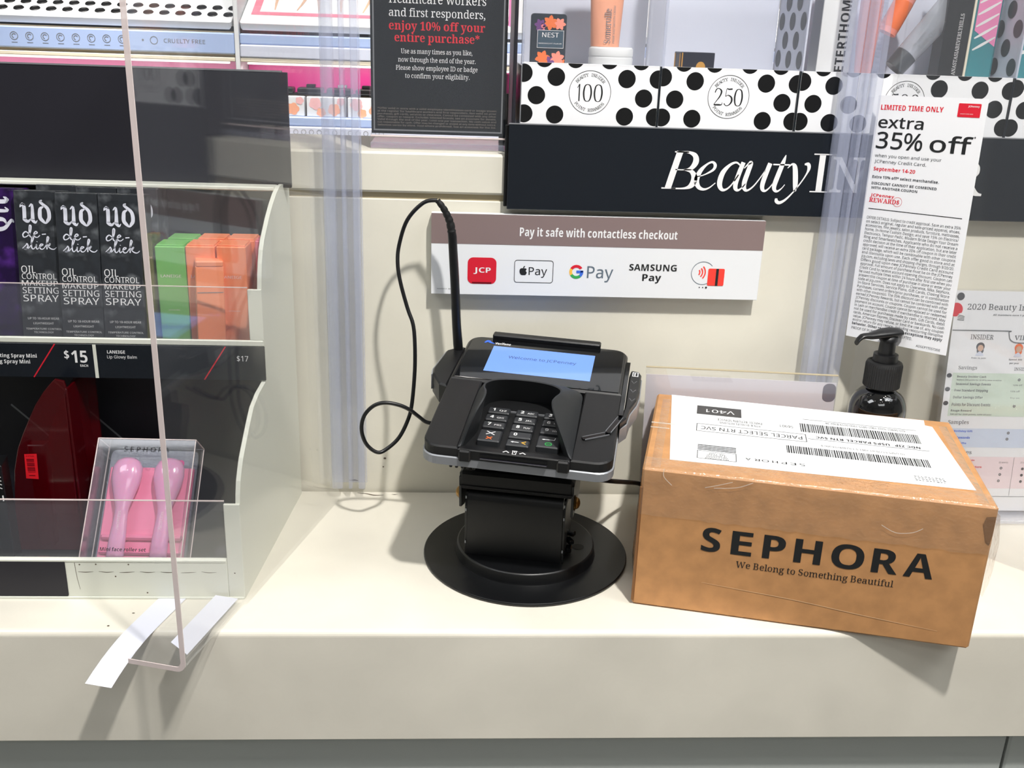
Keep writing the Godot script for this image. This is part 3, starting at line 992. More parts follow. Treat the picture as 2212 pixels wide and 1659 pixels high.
func rack_goods() -> void:
	# three tall black cartons leaning back, and three more behind them
	var smoke := noise_tex(11, 0.008, 0.35, 3.2, 4, 512)
	var g := smoke.color_ramp as Gradient
	g.set_color(0, Color(0.5, 0.52, 0.55))
	g.set_color(1, Color(1, 1, 1))
	g.add_point(0.55, Color(0.42, 0.43, 0.45))
	var m := mat("smoky_print", rgb(112, 116, 120), 0.35)
	mottled(m, smoke, 9.0)
	var lean := Basis(Vector3.RIGHT, deg_to_rad(-8.0))
	var first: Node3D
	var spots := [[-0.3678, 0.118, "second"], [-0.3275, 0.118, "third"], [-0.4095, 0.110, "first"]]
	var where := ["middle of the front three, overlapping its left twin", "rightmost of the front three, beside the olive carton", "leftmost of the front three, beside the purple carton"]
	for i in 3:
		var at := Transform3D(lean, Vector3(spots[i][0], 0.2165, spots[i][1]))
		var label: String = "tall smoky black carton, " + where[i]
		if i > 0:
			first.transform.basis = lean
			var c := copy(first, "tall_carton", label, "tall black cartons on the rack")
			c.transform = Transform3D(lean, at.origin + Vector3(0, CT, 0))
			continue
		first = carton("tall_carton", label, Vector3(0.0398, 0.1455, 0.036), at, m, "tall black cartons on the rack")
		var t := face(Vector3(-0.0199, 0, 0.0002))
		var mb := MB.new()
		gothic_ud(mb, t, 0, 0.0058, 0.1135, 0.00104)
		script_de_slick(mb, t, 0, 0.0055, 0.0885, 0.00097)
		part(first, "printed_logo", mb, M.tape_white)
		mb = MB.new()
		for q in [["OIL", 3.0, 66, 16.5, 73], ["CONTROL", 3, 60, 36, 65.6], ["MAKEUP", 2.6, 53.6, 37, 58.6], ["SETTING", 2.8, 46, 37.4, 52], ["SPRAY", 3, 38, 37, 44.6], ["UP TO 18-HOUR WEAR", 6, 20.2, 36, 22.4], ["LIGHTWEIGHT", 11, 15.4, 30.5, 17.4], ["TEMPERATURE CONTROL", 3.5, 10, 38, 11.8], ["TECHNOLOGY", 11, 6.6, 30, 8.4]]:
			tfit(mb, q[0], q[1] / 1000.0, q[2] / 1000.0, q[3] / 1000.0, q[4] / 1000.0, t, 0, "sans", 0.0, 2.0)
		part(first, "lettering", mb, M.print_white)
		mb = MB.new()
		for k in 3:
			tfit(mb, "ALL SKIN TYPES - 30 ML", 0.006, -0.010 - 0.008 * k, 0.034, -0.0062 - 0.008 * k, Transform3D(Basis(Vector3.RIGHT, Vector3.FORWARD, Vector3.UP), Vector3(-0.0199, 0.1457, 0.0)), 0, "sans", 0.0, 4.0)
		part(first, "top_lettering", mb, M.print_white)
	for i in 3:
		var c := copy(first, "tall_carton", "tall black carton in the second row, only its top showing behind the front " + ["middle", "right", "left"][i] + " carton", "tall black cartons on the rack")
		c.transform = Transform3D(lean, Vector3(spots[i][0] + 0.006, 0.2165 + CT, spots[i][1] - 0.0385))
	var pu := mat("purple_print", rgb(84, 38, 132), 0.35)
	mottled(pu, smoke, 7.0)
	var c := carton("purple_carton", "deep purple carton with pale gothic letters up its side, left of the black cartons", Vector3(0.042, 0.1455, 0.036), Transform3D(lean, Vector3(-0.4530, 0.2165, 0.1)), pu)
	var mb := MB.new()
	var tt := Transform3D(Basis(Vector3.DOWN, Vector3.RIGHT, Vector3.BACK), Vector3(0.0, 0.137, 0.0002))
	gothic_ud(mb, tt, 0, 0.0, -0.008, 0.0012)
	part(c, "printed_logo", mb, M.tape_white)
	mb = MB.new()
	for k in 9:
		tfit(mb, ["INGREDIENTS AQUA", "POLYMERS AND WATER", "CAUTION FLAMMABLE", "DO NOT PUNCTURE"][k % 4], 0.012 + 0.0, -0.017 + 0.0034 * k, 0.09, -0.0153 + 0.0034 * k, Transform3D(Basis(Vector3.DOWN, Vector3.FORWARD, Vector3.RIGHT), Vector3(0.0212, 0.112, -0.018)), 0, "sans", 0.0, 5.0)
	part(c, "side_lettering", mb, M.ink_purple)
	c = carton("olive_carton", "narrow olive carton between the black cartons and the green balm", Vector3(0.0092, 0.107, 0.03), Transform3D(lean, Vector3(-0.3038, 0.2165, 0.112)), mat("olive_print", rgb(92, 92, 38), 0.4))
	mb = MB.new()
	tfit(mb, "BALM", -0.004, 0.083, 0.004, 0.085, face(Vector3(0, 0, 0.0002)), 0, "sans", 0.0, 4.0)
	part(c, "lettering", mb, M.ink_tan)
	c = carton("maroon_carton", "very thin dark maroon carton standing beside the olive one", Vector3(0.0026, 0.141, 0.03), Transform3D(lean, Vector3(-0.3106, 0.2165, 0.1165)), mat("maroon_print", rgb(70, 14, 26), 0.3))

	# lip balm cartons
	mat("green_card", rgb(120, 190, 98), 0.45)
	mat("orange_card", rgb(246, 146, 100), 0.45)
	mat("pink_card", rgb(222, 108, 128), 0.45)
	var k := 0
	for q in [[-0.2824, 0.1005, 0.0288, 0.0948, "green_card", "green lip balm carton at the front, left of the orange ones", "green"], [-0.2800, 0.0685, 0.0288, 0.0948, "green_card", "green lip balm carton standing behind the other green one", "green"],
			[-0.2532, 0.1005, 0.0284, 0.0955, "orange_card", "orange lip balm carton at the front, next to the green one", "orange"], [-0.2500, 0.0685, 0.0284, 0.0955, "orange_card", "orange lip balm carton behind, next to the green ones", "orange"],
			[-0.2232, 0.1005, 0.0284, 0.0958, "orange_card", "orange lip balm carton behind the open one that stands askew", "orange"], [-0.2205, 0.0685, 0.0284, 0.0958, "orange_card", "orange lip balm carton at the back, left of the pink one", "orange"],
			[-0.1988, 0.082, 0.0090, 0.0985, "pink_card", "pink lip balm carton at the right end against the rack's side", "pink"]]:
		c = carton("lip_balm_carton", q[5], Vector3(q[2], q[3], 0.03), Transform3D(Basis.IDENTITY, Vector3(q[0], 0.2162, q[1])), M[q[4]], q[6] + " lip balm cartons" if q[6] != "pink" else "")
		mb = MB.new()
		var hw: float = q[2] / 2 - 0.003
		if q[6] != "pink":
			tfit(mb, "LANEIGE", -hw + 0.001, 0.0640, hw - 0.002, 0.0668, face(Vector3(0, 0, 0.0002)), 0, "sans", 0.0, 3.0)
			tfit(mb, "Lip Glowy Balm", -hw * 0.5, 0.0300, hw * 0.5, 0.0315, face(Vector3(0, 0, 0.0002)), 0, "sans", 0.0, 4.0)
		else:
			tfit(mb, "LA", -0.0035, 0.064, 0.003, 0.0668, face(Vector3(0, 0, 0.0002)), 0, "sans")
		part(c, "lettering", mb, M.ink_blush)
		mb = MB.new()
		mb.box(Vector3(0, q[3] + 0.0006, -0.016), Vector3(q[2] - 0.002, 0.0012, 0.026), 0.0005)
		part(c, "lid_flap", mb, M[q[4]])
		k += 1
	var at := Transform3D(Basis(Vector3.UP, deg_to_rad(17)) * Basis(Vector3.RIGHT, deg_to_rad(-6)) * Basis(Vector3.BACK, deg_to_rad(-2)), Vector3(-0.2425, 0.2170, 0.1195))
	c = turned("lip_balm_carton", "orange lip balm carton with its lid open, standing askew in front", "carton", at, "orange lip balm cartons")
	mb = MB.new()
	mb.box(Vector3(0, 0.039, -0.009), Vector3(0.0268, 0.078, 0.018), 0.0009)
	part(c, "box", mb, M.orange_card)
	mb = MB.new()
	mb.box(Vector3(0.0, 0.0815, -0.0085), Vector3(0.0262, 0.006, 0.019), 0.0012, Basis(Vector3.RIGHT, deg_to_rad(8)))
	part(c, "lid", mb, M.orange_card)
	mb = MB.new()
	mb.prism(V2([0.0136, 0.012, 0.0186, 0.016, 0.0205, 0.083, 0.0138, 0.079]), face(Vector3.ZERO), -0.014, -0.0128)
	part(c, "open_flap", mb, M.orange_card)
	mb = MB.new()
	mb.rect(-0.0122, 0.0520, 0.0122, 0.0527, face(Vector3(0, 0, 0.0003)))
	part(c, "flap_slit", mb, M.print_grey)

	# clear pack with two pink rollers
	var lean2 := Basis(Vector3.UP, deg_to_rad(-1.5)) * Basis(Vector3.RIGHT, deg_to_rad(-40.1))
	var pk := turned("roller_set", "clear box of two pink face rollers leaning in the lower tier of the rack", "gift set", Transform3D(lean2, Vector3(-0.3128, 0.0246, 0.2125)))
	var W := 0.0971
	var H := 0.1250
	mb = MB.new()
	for s in [-1, 1]:
		mb.box(Vector3(s * (W / 2 - 0.0004), H / 2, -0.016), Vector3(0.0008, H, 0.032))
	mb.box(Vector3(0, H - 0.0004, -0.016), Vector3(W, 0.0008, 0.032))
	mb.box(Vector3(0, H / 2, -0.0004), Vector3(W, H, 0.0008))
	part(pk, "clear_box", mb, M.clear_plastic)
	mb = MB.new()
	for s in [-1, 1]:
		mb.box(Vector3(s * W / 2, H / 2, 0), Vector3(0.0009, H, 0.0009))
		mb.box(Vector3(s * W / 2, H / 2, -0.032), Vector3(0.0009, H, 0.0009))
		mb.box(Vector3(s * W / 2, H, -0.016), Vector3(0.0009, 0.0009, 0.032))
	mb.box(Vector3(0, H, 0), Vector3(W, 0.0009, 0.0009))
	part(pk, "box_edge", mb, M.acrylic_edge)
	var pink := mat("pink_backing", rgb(246, 130, 172), 0.45)
	mb = MB.new()
	mb.box(Vector3(0, 0.0525, -0.029), Vector3(W - 0.012, 0.101, 0.004), 0.001)
	mb.box(Vector3(0, 0.0145, -0.0255), Vector3(W - 0.016, 0.004, 0.005), 0.0018)
	mb.box(Vector3(0, 0.0300, -0.025), Vector3(W - 0.016, 0.006, 0.006), 0.002)
	part(pk, "pink_backing", mb, pink)
	mb = MB.new()
	mb.prism(rrect(-W / 2 + 0.004, 0.002, W / 2 - 0.004, H - 0.003, 0.006, 4), face(Vector3(0, 0, 0)), -0.0305, -0.030)
	part(pk, "insert_tray", mb, M.acrylic_side)
	mb = MB.new()
	tfit(mb, "S E P H O R A", -0.0215, H - 0.0135, 0.0235, H - 0.0085, face(Vector3(0, 0, 0.0003)), 0, "sans")
	tfit(mb, "Mini face roller set", -0.030, 0.0110, 0.0140, 0.0148, face(Vector3(0, 0, 0.0003)), 0, "bold", 0.0, 2.0)
	part(pk, "lettering", mb, M.print_black)
	var stone := mat("pink_stone", rgb(232, 164, 204), 0.16)
	stone.subsurf_scatter_enabled = true
	stone.subsurf_scatter_strength = 0.3
	stone.clearcoat_enabled = true
	stone.clearcoat = 0.8
	stone.clearcoat_roughness = 0.05
	for x in [-0.0205, 0.0215]:
		mb = MB.new()
		var tr := Transform3D(Basis(Vector3.RIGHT, Vector3.UP, Vector3.BACK).scaled_local(Vector3(1, 1, 0.62)), Vector3(x, -0.0026, -0.0155))
		mb.lathe(V2([0.0, 0.0050, 0.0060, 0.0066, 0.0085, 0.012, 0.0082, 0.030, 0.0066, 0.052, 0.0068, 0.060, 0.0108, 0.074, 0.0142, 0.086, 0.0152, 0.094, 0.0146, 0.102, 0.0118, 0.108, 0.0068, 0.1115, 0.0, 0.1125]), tr, 24)
		part(pk, "roller", mb, stone)
		mb = MB.new()
		tfit(mb, "SEPHORA", -0.010, -0.0012, 0.010, 0.0012, Transform3D(Basis(Vector3.DOWN, Vector3.RIGHT, Vector3.BACK), Vector3(x, 0.0434, -0.0108)), 0, "sans", 0.0, 3.0)
		part(pk, "roller_lettering", mb, M.ink_blush)
	mb = MB.new()
	mb.box(Vector3(0.0215, 0.1060, -0.021), Vector3(0.024, 0.007, 0.004), 0.0018)
	part(pk, "bright_pad", mb, M.panel_pink)

	# dark red clear holder with its sticker, and the black cartons it holds
	var red := thing("red_holder", "dark red translucent plastic holder with a curved edge and a barcode sticker", "holder", Vector3(-0.41, 0.0032, 0.14))
	var out := V2([-0.4455, 0.0032, -0.381, 0.0032, -0.3809, 0.0568, -0.3798, 0.1734, -0.3775, 0.1775, -0.3793, 0.187, -0.3877, 0.1891, -0.394, 0.1825, -0.4005, 0.1746, -0.4092, 0.162, -0.4163, 0.1485, -0.425, 0.131, -0.4317, 0.1156, -0.438, 0.092, -0.4423, 0.056])
	mb = MB.new()
	mb.prism(out, face(Vector3(0, 0, 0.15)), -0.003, 0.0, 0.0006)
	part(red, "front_plate", mb, M.red_acrylic)
	mb = MB.new()
	mb.prism(out, face(Vector3(0.012, 0.0, 0.10)), -0.002, 0.0)
	part(red, "rear_plate", mb, M.red_acrylic)
	mb = MB.new()
	mb.box(Vector3(-0.3785, 0.0915, 0.124), Vector3(0.0025, 0.175, 0.05), 0.0006)
	part(red, "end_plate", mb, M.red_acrylic)
	mb = MB.new()
	mb.prism(V2([-0.4267, 0.0032, -0.4125, 0.0032, -0.4098, 0.1159, -0.4267, 0.1157]), face(Vector3(0, 0, 0.1405)), -0.012, 0.0, 0.001)
	part(red, "inner_block", mb, mat("dark_red", rgb(110, 4, 20), 0.3))
	mb = MB.new()
	var st := face(Vector3(0, 0, 0.1502))
	mb.poly(V2([-0.4273, 0.0839, -0.4152, 0.0832, -0.4139, 0.1108, -0.4260, 0.1102]), st)
	part(red, "barcode_sticker", mb, mat("bright_red", rgb(236, 26, 40), 0.5))
	mb = MB.new()
	for i in 9:
		mb.rect(-0.4246, 0.0908 + 0.00165 * i, -0.4172, 0.0908 + 0.00165 * i + (0.0011 if i % 3 else 0.0006), st, 0.0001)
	tfit(mb, "6 07845", -0.4245, 0.1075, -0.4168, 0.1088, st, 0.0001, "sans", 0.0, 4.0)
	mb.rect(-0.424, 0.0867, -0.418, 0.0875, st, 0.0001)
	part(red, "sticker_print", mb, M.dark_red)
	for q in [[-0.4475, 0.188, 0.030, 0.110, "black carton with white loops and bars, left of the red holder"], [-0.4475, 0.222, 0.0255, 0.077, "black carton with orange letters, in front at the left edge of the rack"]]:
		c = carton("black_carton", q[4], Vector3(q[2], q[3], 0.028), Transform3D(Basis(Vector3.UP, deg_to_rad(12)), Vector3(q[0], 0.0032, q[1])), M.satin_black)
		mb = MB.new()
		var f := face(Vector3(-q[2] / 2, 0, 0.0002))
		if q[3] > 0.1:
			for i in 4:
				mb.stroke([Vector3(0.004, 0.099 - 0.005 * i, 0.0008), Vector3(0.016, 0.104 - 0.004 * i, 0.0008), Vector3(0.028, 0.098 - 0.004 * i, 0.0008)], f)
			for i in 5:
				mb.rect(0.010 + 0.0042 * i, 0.073, 0.0112 + 0.0042 * i, 0.079 + 0.002 * (i % 2), f)
			part(c, "printed_line", mb, M.print_white)
		else:
			for i in 6:
				mb.rect(0.003 + 0.0036 * i, 0.029, 0.0043 + 0.0036 * i, 0.061, f)
			part(c, "printed_line", mb, M.print_grey)
			mb = MB.new()
			tfit(mb, "AN", 0.016, 0.064, 0.0245, 0.074, f, 0, "bold")
			part(c, "lettering", mb, M.ink_orange)

# ---- clear counter screens -----------------------------------------------------------------------
func screen(label: String, rear: Vector3, d: Vector3, s: float, tape: bool, far: float) -> void:
	# d runs from the wall end to the customer's end; the foot turns out to the side s
	var o := thing("counter_screen", label, "screen", rear + d * 0.18)
	var n := Vector3(d.z, 0, -d.x) * s   # to the foot's side
	var th := 0.0045
	var hgt := 0.74
	var sec := PackedVector2Array()
	sec.append(Vector2(0.054, 0.0006))
	for k in 7:
		var a := deg_to_rad(270 - 90.0 * k / 6)
		sec.append(Vector2(0.009 + 0.009 * cos(a), 0.0096 + 0.009 * sin(a)))
	sec.append(Vector2(0.0, hgt))
	sec.append(Vector2(th, hgt))
	for k in 7:
		var a := deg_to_rad(180 + 90.0 * k / 6)
		sec.append(Vector2(0.009 + (0.009 - th) * cos(a), 0.0096 + (0.009 - th) * sin(a)))
	sec.append(Vector2(0.054, 0.0006 + th))
	if s < 0:
		pass
	var t := Transform3D(Basis(n, Vector3.UP, n.cross(Vector3.UP)), rear)
	var dirz := t.basis.z.dot(d)
	var poly := sec.duplicate()
	# keep the outline counter-clockwise
	var area := 0.0
	for i in poly.size():
		area += poly[i].cross(poly[(i + 1) % poly.size()])
	if area < 0:
		poly.reverse()
	# the panel runs the whole way; its foot is bent out only at the customer's end
	var cut := 0.232
	var plain := V2([0.0, 0.0006, th, 0.0006, th, hgt, 0.0, hgt])
	var mb := MB.new()
	if dirz > 0:
		mb.prism(plain, t, 0.0, cut, 0.0, 1)
		mb.prism(poly, t, cut, far, 0.0, 2)
	else:
		mb.prism(plain, t, -cut, 0.0, 0.0, 2)
		mb.prism(poly, t, -far, -cut, 0.0, 1)
	var sheet := part(o, "bent_sheet", mb, M.acrylic)
	mb = MB.new()
	var e := far if dirz > 0 else -far
	mb.prism(poly, t, minf(e, e + 0.0008 * signf(dirz)), maxf(e, e + 0.0008 * signf(dirz)))
	part(sheet, "polished_edge", mb, M.acrylic_edge)
	if tape:
		for q in [[[0.008, 0.108, 0.030, 0.12, 0.0302, 0.352, 0.0088, 0.355], 0.0053, "tape_strip"]]:
			mb = MB.new()
			var p := V2([0.0088, 0.232, 0.0318, 0.232, 0.0318, 0.312, 0.0088, 0.325])
			mb.prism(p, Transform3D(Basis(n, d, Vector3.UP if n.cross(d).y > 0 else Vector3.DOWN), rear + Vector3(0, 0.0053, 0)), 0.0, 0.0003)
			part(o, "tape_strip", mb, M.tape_white, "white adhesive strip lying on the foot")
		# a second strip stuck to the worktop beside the foot, its end hanging over the edge
		var strip := MB.new()
		var rows := []
		for k in 13:
			var u := 0.215 + 0.0122 * k
			var over := maxf(0.0, u - 0.29)
			var drop := 0.0009 - over * over * 2.6
			rows.append(PackedVector3Array([rear + d * u + n * 0.0595 + Vector3(0, drop, 0), rear + d * u + n * 0.0845 + Vector3(0, drop - 0.0002, 0)]))
		strip.grid(rows)
		for r in rows:
			for i in 2:
				r[i] += Vector3(0, -0.0003, 0)
		part(o, "tape_strip", strip, M.tape_white, "white adhesive strip hanging over the counter's edge")

func channel(label: String, x0: float, z0: float, y0: float) -> void:
	var o := thing("screen_upright", label, "upright", Vector3(x0 + 0.02, y0, z0 + 0.01), "clear uprights on the low wall")
	var y1 := 0.74
	var c := (y0 + y1) / 2
	var mb := MB.new()
	mb.box(Vector3(x0 + 0.0195, c, z0 + 0.0015), Vector3(0.039, y1 - y0, 0.003), 0.0005)
	part(o, "back_strip", mb, M.acrylic_side)
	for q in [[0.0065, 0.012], [0.0215, 0.0042], [0.0345, 0.0075]]:
		mb = MB.new()
		mb.box(Vector3(x0 + q[0], c, z0 + 0.0125), Vector3(q[1], y1 - y0, 0.018), 0.0012)
		part(o, "rib", mb, M.acrylic_side)

func screens() -> void:
	screen("clear bent acrylic screen at the left, before the cosmetics rack", Vector3(-0.1343, 0, 0.0236), Vector3(-0.2623, 0, 0.965).normalized(), -1.0, true, 0.342)
	screen("clear acrylic screen at the right, behind the parcel and the black bottle", Vector3(0.4535, 0, 0.0125), Vector3(0.664, 0, 0.748).normalized(), 1.0, false, 0.36)
	channel("clear ribbed upright on the low wall at the left, beside the cosmetics rack", -0.1425, 0.0006, 0.0135)
	channel("clear ribbed upright at the right, in front of the long black sign", 0.3925, 0.0125, 0.0006)

# ---- signs on and over the low wall ----------------------------------------------------------------
func strokes(mb: MB, list: Array, t: Transform3D, z: float, k: float, dx := 0.0, dy := 0.0, sharp := false) -> void:
	for s in list:
		var l := []
		for p in s:
			l.append(Vector3(p[0] + dx, p[1] + dy, p[2]))
		mb.stroke(l, t, z, k, 6, sharp)

func wall_signs() -> void:
	var o := thing("sign_board", "long glossy black sign board with large white italic lettering under the dotted bins", "sign", Vector3(0.385, 0.385, 0.005))
	var mb := MB.new()
	mb.box(Vector3(0.402, 0.3846, 0.0076), Vector3(0.703, 0.0885, 0.0048), 0.0006)
	part(o, "face_plate", mb, M.sign_black)
	mb = MB.new()
	mb.box(Vector3(0.40, 0.3850, 0.0026), Vector3(0.706, 0.0850, 0.0048), 0.0005)
	part(o, "back_plate", mb, M.satin_black)
	mb = MB.new()
	mb.box(Vector3(0.402, 0.4293, 0.0076), Vector3(0.7035, 0.0009, 0.0052))
	part(o, "top_edge", mb, M.print_grey)
	var t := face(Vector3(0, 0, 0.0102))
	mb = MB.new()
	var k := 0.001
	strokes(mb, [
		[[222.5, 367.5, 6.8], [226.5, 383, 6.8], [232.6, 406, 6.8]],
		[[227.0, 405.6, 1.4], [242, 405.6, 1.4]], [[215.5, 367.3, 1.4], [231, 367.3, 1.4]],
		[[232, 405.6, 1.3], [241, 405.6, 2.2], [248.5, 402.5, 5], [250.3, 396, 6.4], [246.5, 389.6, 4.6], [240, 387.2, 1.4], [229, 387.1, 1.2]],
		[[238, 387.2, 1.2], [246, 385.6, 4], [250.2, 379.4, 6.6], [248.0, 371.4, 6], [240.5, 367.6, 2.2], [226, 367.2, 1.4]],
		[[252.0, 380.0, 1.1], [260.0, 382.2, 1.2], [269.4, 387.6, 2.6], [271.4, 392.6, 3.4], [268.2, 395.9, 2.4], [262.5, 393.4, 2.2], [255.8, 386, 4.6], [252.8, 376.4, 5.6], [255.6, 369.4, 4.4], [261.4, 367.0, 2.6], [267.4, 369.0, 1.5], [273.4, 374.2, 0.9]],
		[[298.4, 393.4, 1.6], [293.6, 396.2, 2.0], [287, 393.2, 3.0], [280.4, 385, 5.2], [278.0, 374.4, 5.6], [280.2, 368.2, 4.2], [284.4, 367.0, 2.4], [290.4, 371.6, 1.5], [297.6, 383.4, 1.3]],
		[[301.6, 396.6, 4.6], [298.4, 386.4, 5], [295.6, 375, 5.0], [295.8, 369, 4.4], [298.6, 367.0, 2.6], [302.4, 369.4, 1.5], [306.0, 374.0, 0.9]],
		[[303.0, 390.4, 0.9], [306.6, 394.4, 2.0], [309.8, 396.2, 4.4], [307.4, 386.4, 5.2], [304.8, 375.4, 5.2], [305.4, 369.2, 4.2], [308.6, 367.0, 2.4], [314.4, 371.0, 1.6], [320.6, 379.4, 1.2], [326.2, 389.0, 1.0]],
		[[330.6, 396.4, 4.8], [327.6, 386.4, 5], [324.8, 375, 5.0], [325.2, 369, 4.2], [328.2, 367.0, 2.4], [332.4, 370.2, 1.4], [336.0, 375.4, 0.9]],
		[[346.6, 405.4, 0.8], [344.4, 397.4, 4.4], [340.6, 384.4, 5.2], [337.8, 373.4, 5.0], [338.6, 368.4, 3.8], [341.8, 367.0, 2.2], [346.2, 370.4, 1.2], [349.0, 374.4, 0.8]],
		[[334.0, 395.2, 1.6], [352.0, 395.2, 1.6]],
		[[350.0, 391.8, 0.9], [354.4, 396.0, 2.2], [357.6, 393.4, 4.8], [359.4, 384.4, 5.6], [360.6, 373.4, 5.0], [360.6, 367.4, 2.6]],
		[[368.0, 396.2, 1.8], [371.8, 396.4, 3.8], [373.2, 392.4, 3.6], [371.4, 386.4, 1.8], [366.0, 376.4, 1.3], [358.4, 365.6, 1.5], [351.4, 358.0, 2.4], [345.6, 354.8, 3.4], [342.0, 356.4, 3.8], [341.6, 359.4, 2.5]],
		[[386.6, 368, 6.6], [386.6, 407, 6.6]]], t, 0.0003, k)
	strokes(mb, [[[377.0, 407.2, 1.3], [396.4, 407.2, 1.3]], [[377.0, 367.6, 1.3], [396.4, 367.6, 1.3]]], t, 0.0003, k, 0, 0, true)
	tfit(mb, "N", 0.3985, 0.3675, 0.4330, 0.4050, t, 0.0003, "serif")
	tfit(mb, "SIDE", 0.4385, 0.3670, 0.5220, 0.4053, t, 0.0003, "serif")
	tfit(mb, "R", 0.5280, 0.3675, 0.5675, 0.4048, t, 0.0003, "serif")
	part(o, "lettering", mb, M.print_white)

	o = thing("payment_sign", "white and taupe card with payment logos, on the low wall behind the terminal", "sign", Vector3(0.152, 0.29, 0.008))
	mb = MB.new()
	mb.box(Vector3(0.152, 0.29, 0.0042), Vector3(0.3634, 0.0888, 0.0116), 0.0004)
	part(o, "card", mb, M.card_white)
	t = face(Vector3(0, 0, 0.0101))
	mb = MB.new()
	mb.rect(-0.0297, 0.3018, 0.3337, 0.3344, t, 0.0001)
	part(o, "printed_band", mb, M.ink_taupe)
	mb = MB.new()
	tfit(mb, "Pay it safe with contactless checkout", 0.0656, 0.3086, 0.2376, 0.3217, t, 0.0003, "bold")
	tfit(mb, "JCP", 0.0165, 0.2690, 0.0352, 0.2764, t, 0.0005, "bold")
	part(o, "lettering", mb, M.print_white, "white lettering")
	mb = MB.new()
	mb.poly(rrect(0.0100, 0.2580, 0.0413, 0.2873, 0.006), t, 0.0002)
	part(o, "printed_badge", mb, M.print_red, "red rounded badge")
	mb = MB.new()
	mb.rect(0.0150, 0.2583, 0.0363, 0.2600, t, 0.0003)
	part(o, "badge_foot", mb, M.dark_red)
	mb = MB.new()
	var bx := rrect(0.0612, 0.2606, 0.1035, 0.2853, 0.003)
	for i in bx.size():
		var a := Vector3(bx[i].x, bx[i].y, 0.0006)
		var b := Vector3(bx[(i + 1) % bx.size()].x, bx[(i + 1) % bx.size()].y, 0.0006)
		mb.stroke([a, b], t, 0.0002, 1, 1, true)
	tfit(mb, "Pay", 0.0768, 0.2663, 0.0970, 0.2778, t, 0.0002, "sans")
	# the fruit with a bite and a leaf
	var ap := V2([0.0, -3.6, -1.1, -4.2, -2.4, -3.9, -3.6, -2.2, -4.0, -0.2, -3.8, 1.4, -2.9, 2.6, -1.6, 2.9, -0.2, 2.4, 1.0, 2.8, 2.3, 2.8, 3.3, 2.1, 2.6, 1.3, 2.3, 0.2, 2.7, -1.0, 3.6, -1.7, 2.9, -3.0, 2.0, -4.0, 0.9, -4.0])
	ap.reverse()
	for i in ap.size():
		ap[i] = ap[i] * 0.00108 + Vector2(0.0710, 0.2733)
	mb.poly(ap, t, 0.0002)
	var leaf := V2([-0.3, 3.2, 0.6, 3.4, 1.5, 4.4, 1.7, 5.5, 0.7, 5.2, -0.1, 4.3])
	for i in leaf.size():
		leaf[i] = leaf[i] * 0.00108 + Vector2(0.0708, 0.2731)
	mb.poly(leaf, t, 0.0002)
	tfit(mb, "SAMSUNG", 0.1874, 0.2765, 0.2400, 0.2838, t, 0.0002, "bold")
	tfit(mb, "Pay", 0.2026, 0.2625, 0.2237, 0.2728, t, 0.0002, "bold")
	mb.rect(0.2843, 0.2613, 0.2872, 0.2806, t, 0.0004)
	for x in [0.2672, 0.2710, 0.2747]:
		mb.disc(Vector2(x, 0.2590), 0.0007 if x < 0.274 else 0.0012, t, 0.0002, 9)
	tfit(mb, "5095012  M  20", -0.0231, 0.2512, -0.0040, 0.2522, t, 0.0002, "sans", 0.0, 5.0)
	part(o, "lettering", mb, M.print_black, "black lettering and marks")
	mb = MB.new()
	mb.arc(Vector2(0.1292, 0.2737), 0.0062, 0.0031, 35, 150, t, 0.0002)
	part(o, "logo_arc", mb, M.print_red)
	mb = MB.new()
	mb.arc(Vector2(0.1292, 0.2737), 0.0062, 0.0031, 150, 212, t, 0.0002)
	part(o, "logo_arc", mb, M.ink_yellow)
	mb = MB.new()
	mb.arc(Vector2(0.1292, 0.2737), 0.0062, 0.0031, 212, 312, t, 0.0002)
	part(o, "logo_arc", mb, M.ink_green)
	mb = MB.new()
	mb.arc(Vector2(0.1292, 0.2737), 0.0062, 0.0031, 312, 372, t, 0.0002)
	mb.rect(0.1292, 0.2722, 0.1365, 0.2752, t, 0.0002)
	part(o, "logo_arc", mb, M.ink_blue)
	mb = MB.new()
	tfit(mb, "Pay", 0.1411, 0.2627, 0.1699, 0.2803, t, 0.0002, "sans")
	mb.arc(Vector2(0.2697, 0.2752), 0.0128, 0.0006, 40, 300, t, 0.0002)
	part(o, "grey_lettering", mb, M.ink_slate)
	mb = MB.new()
	for r in [0.004, 0.007, 0.010]:
		mb.arc(Vector2(0.2622, 0.2760), r, 0.0014, -42, 42, t, 0.0002, 14)
	mb.poly(rrect(0.2755, 0.2613, 0.2938, 0.2806, 0.0016), t, 0.0003)
	part(o, "card_mark", mb, mat("vermilion", rgb(240, 62, 50), 0.5))

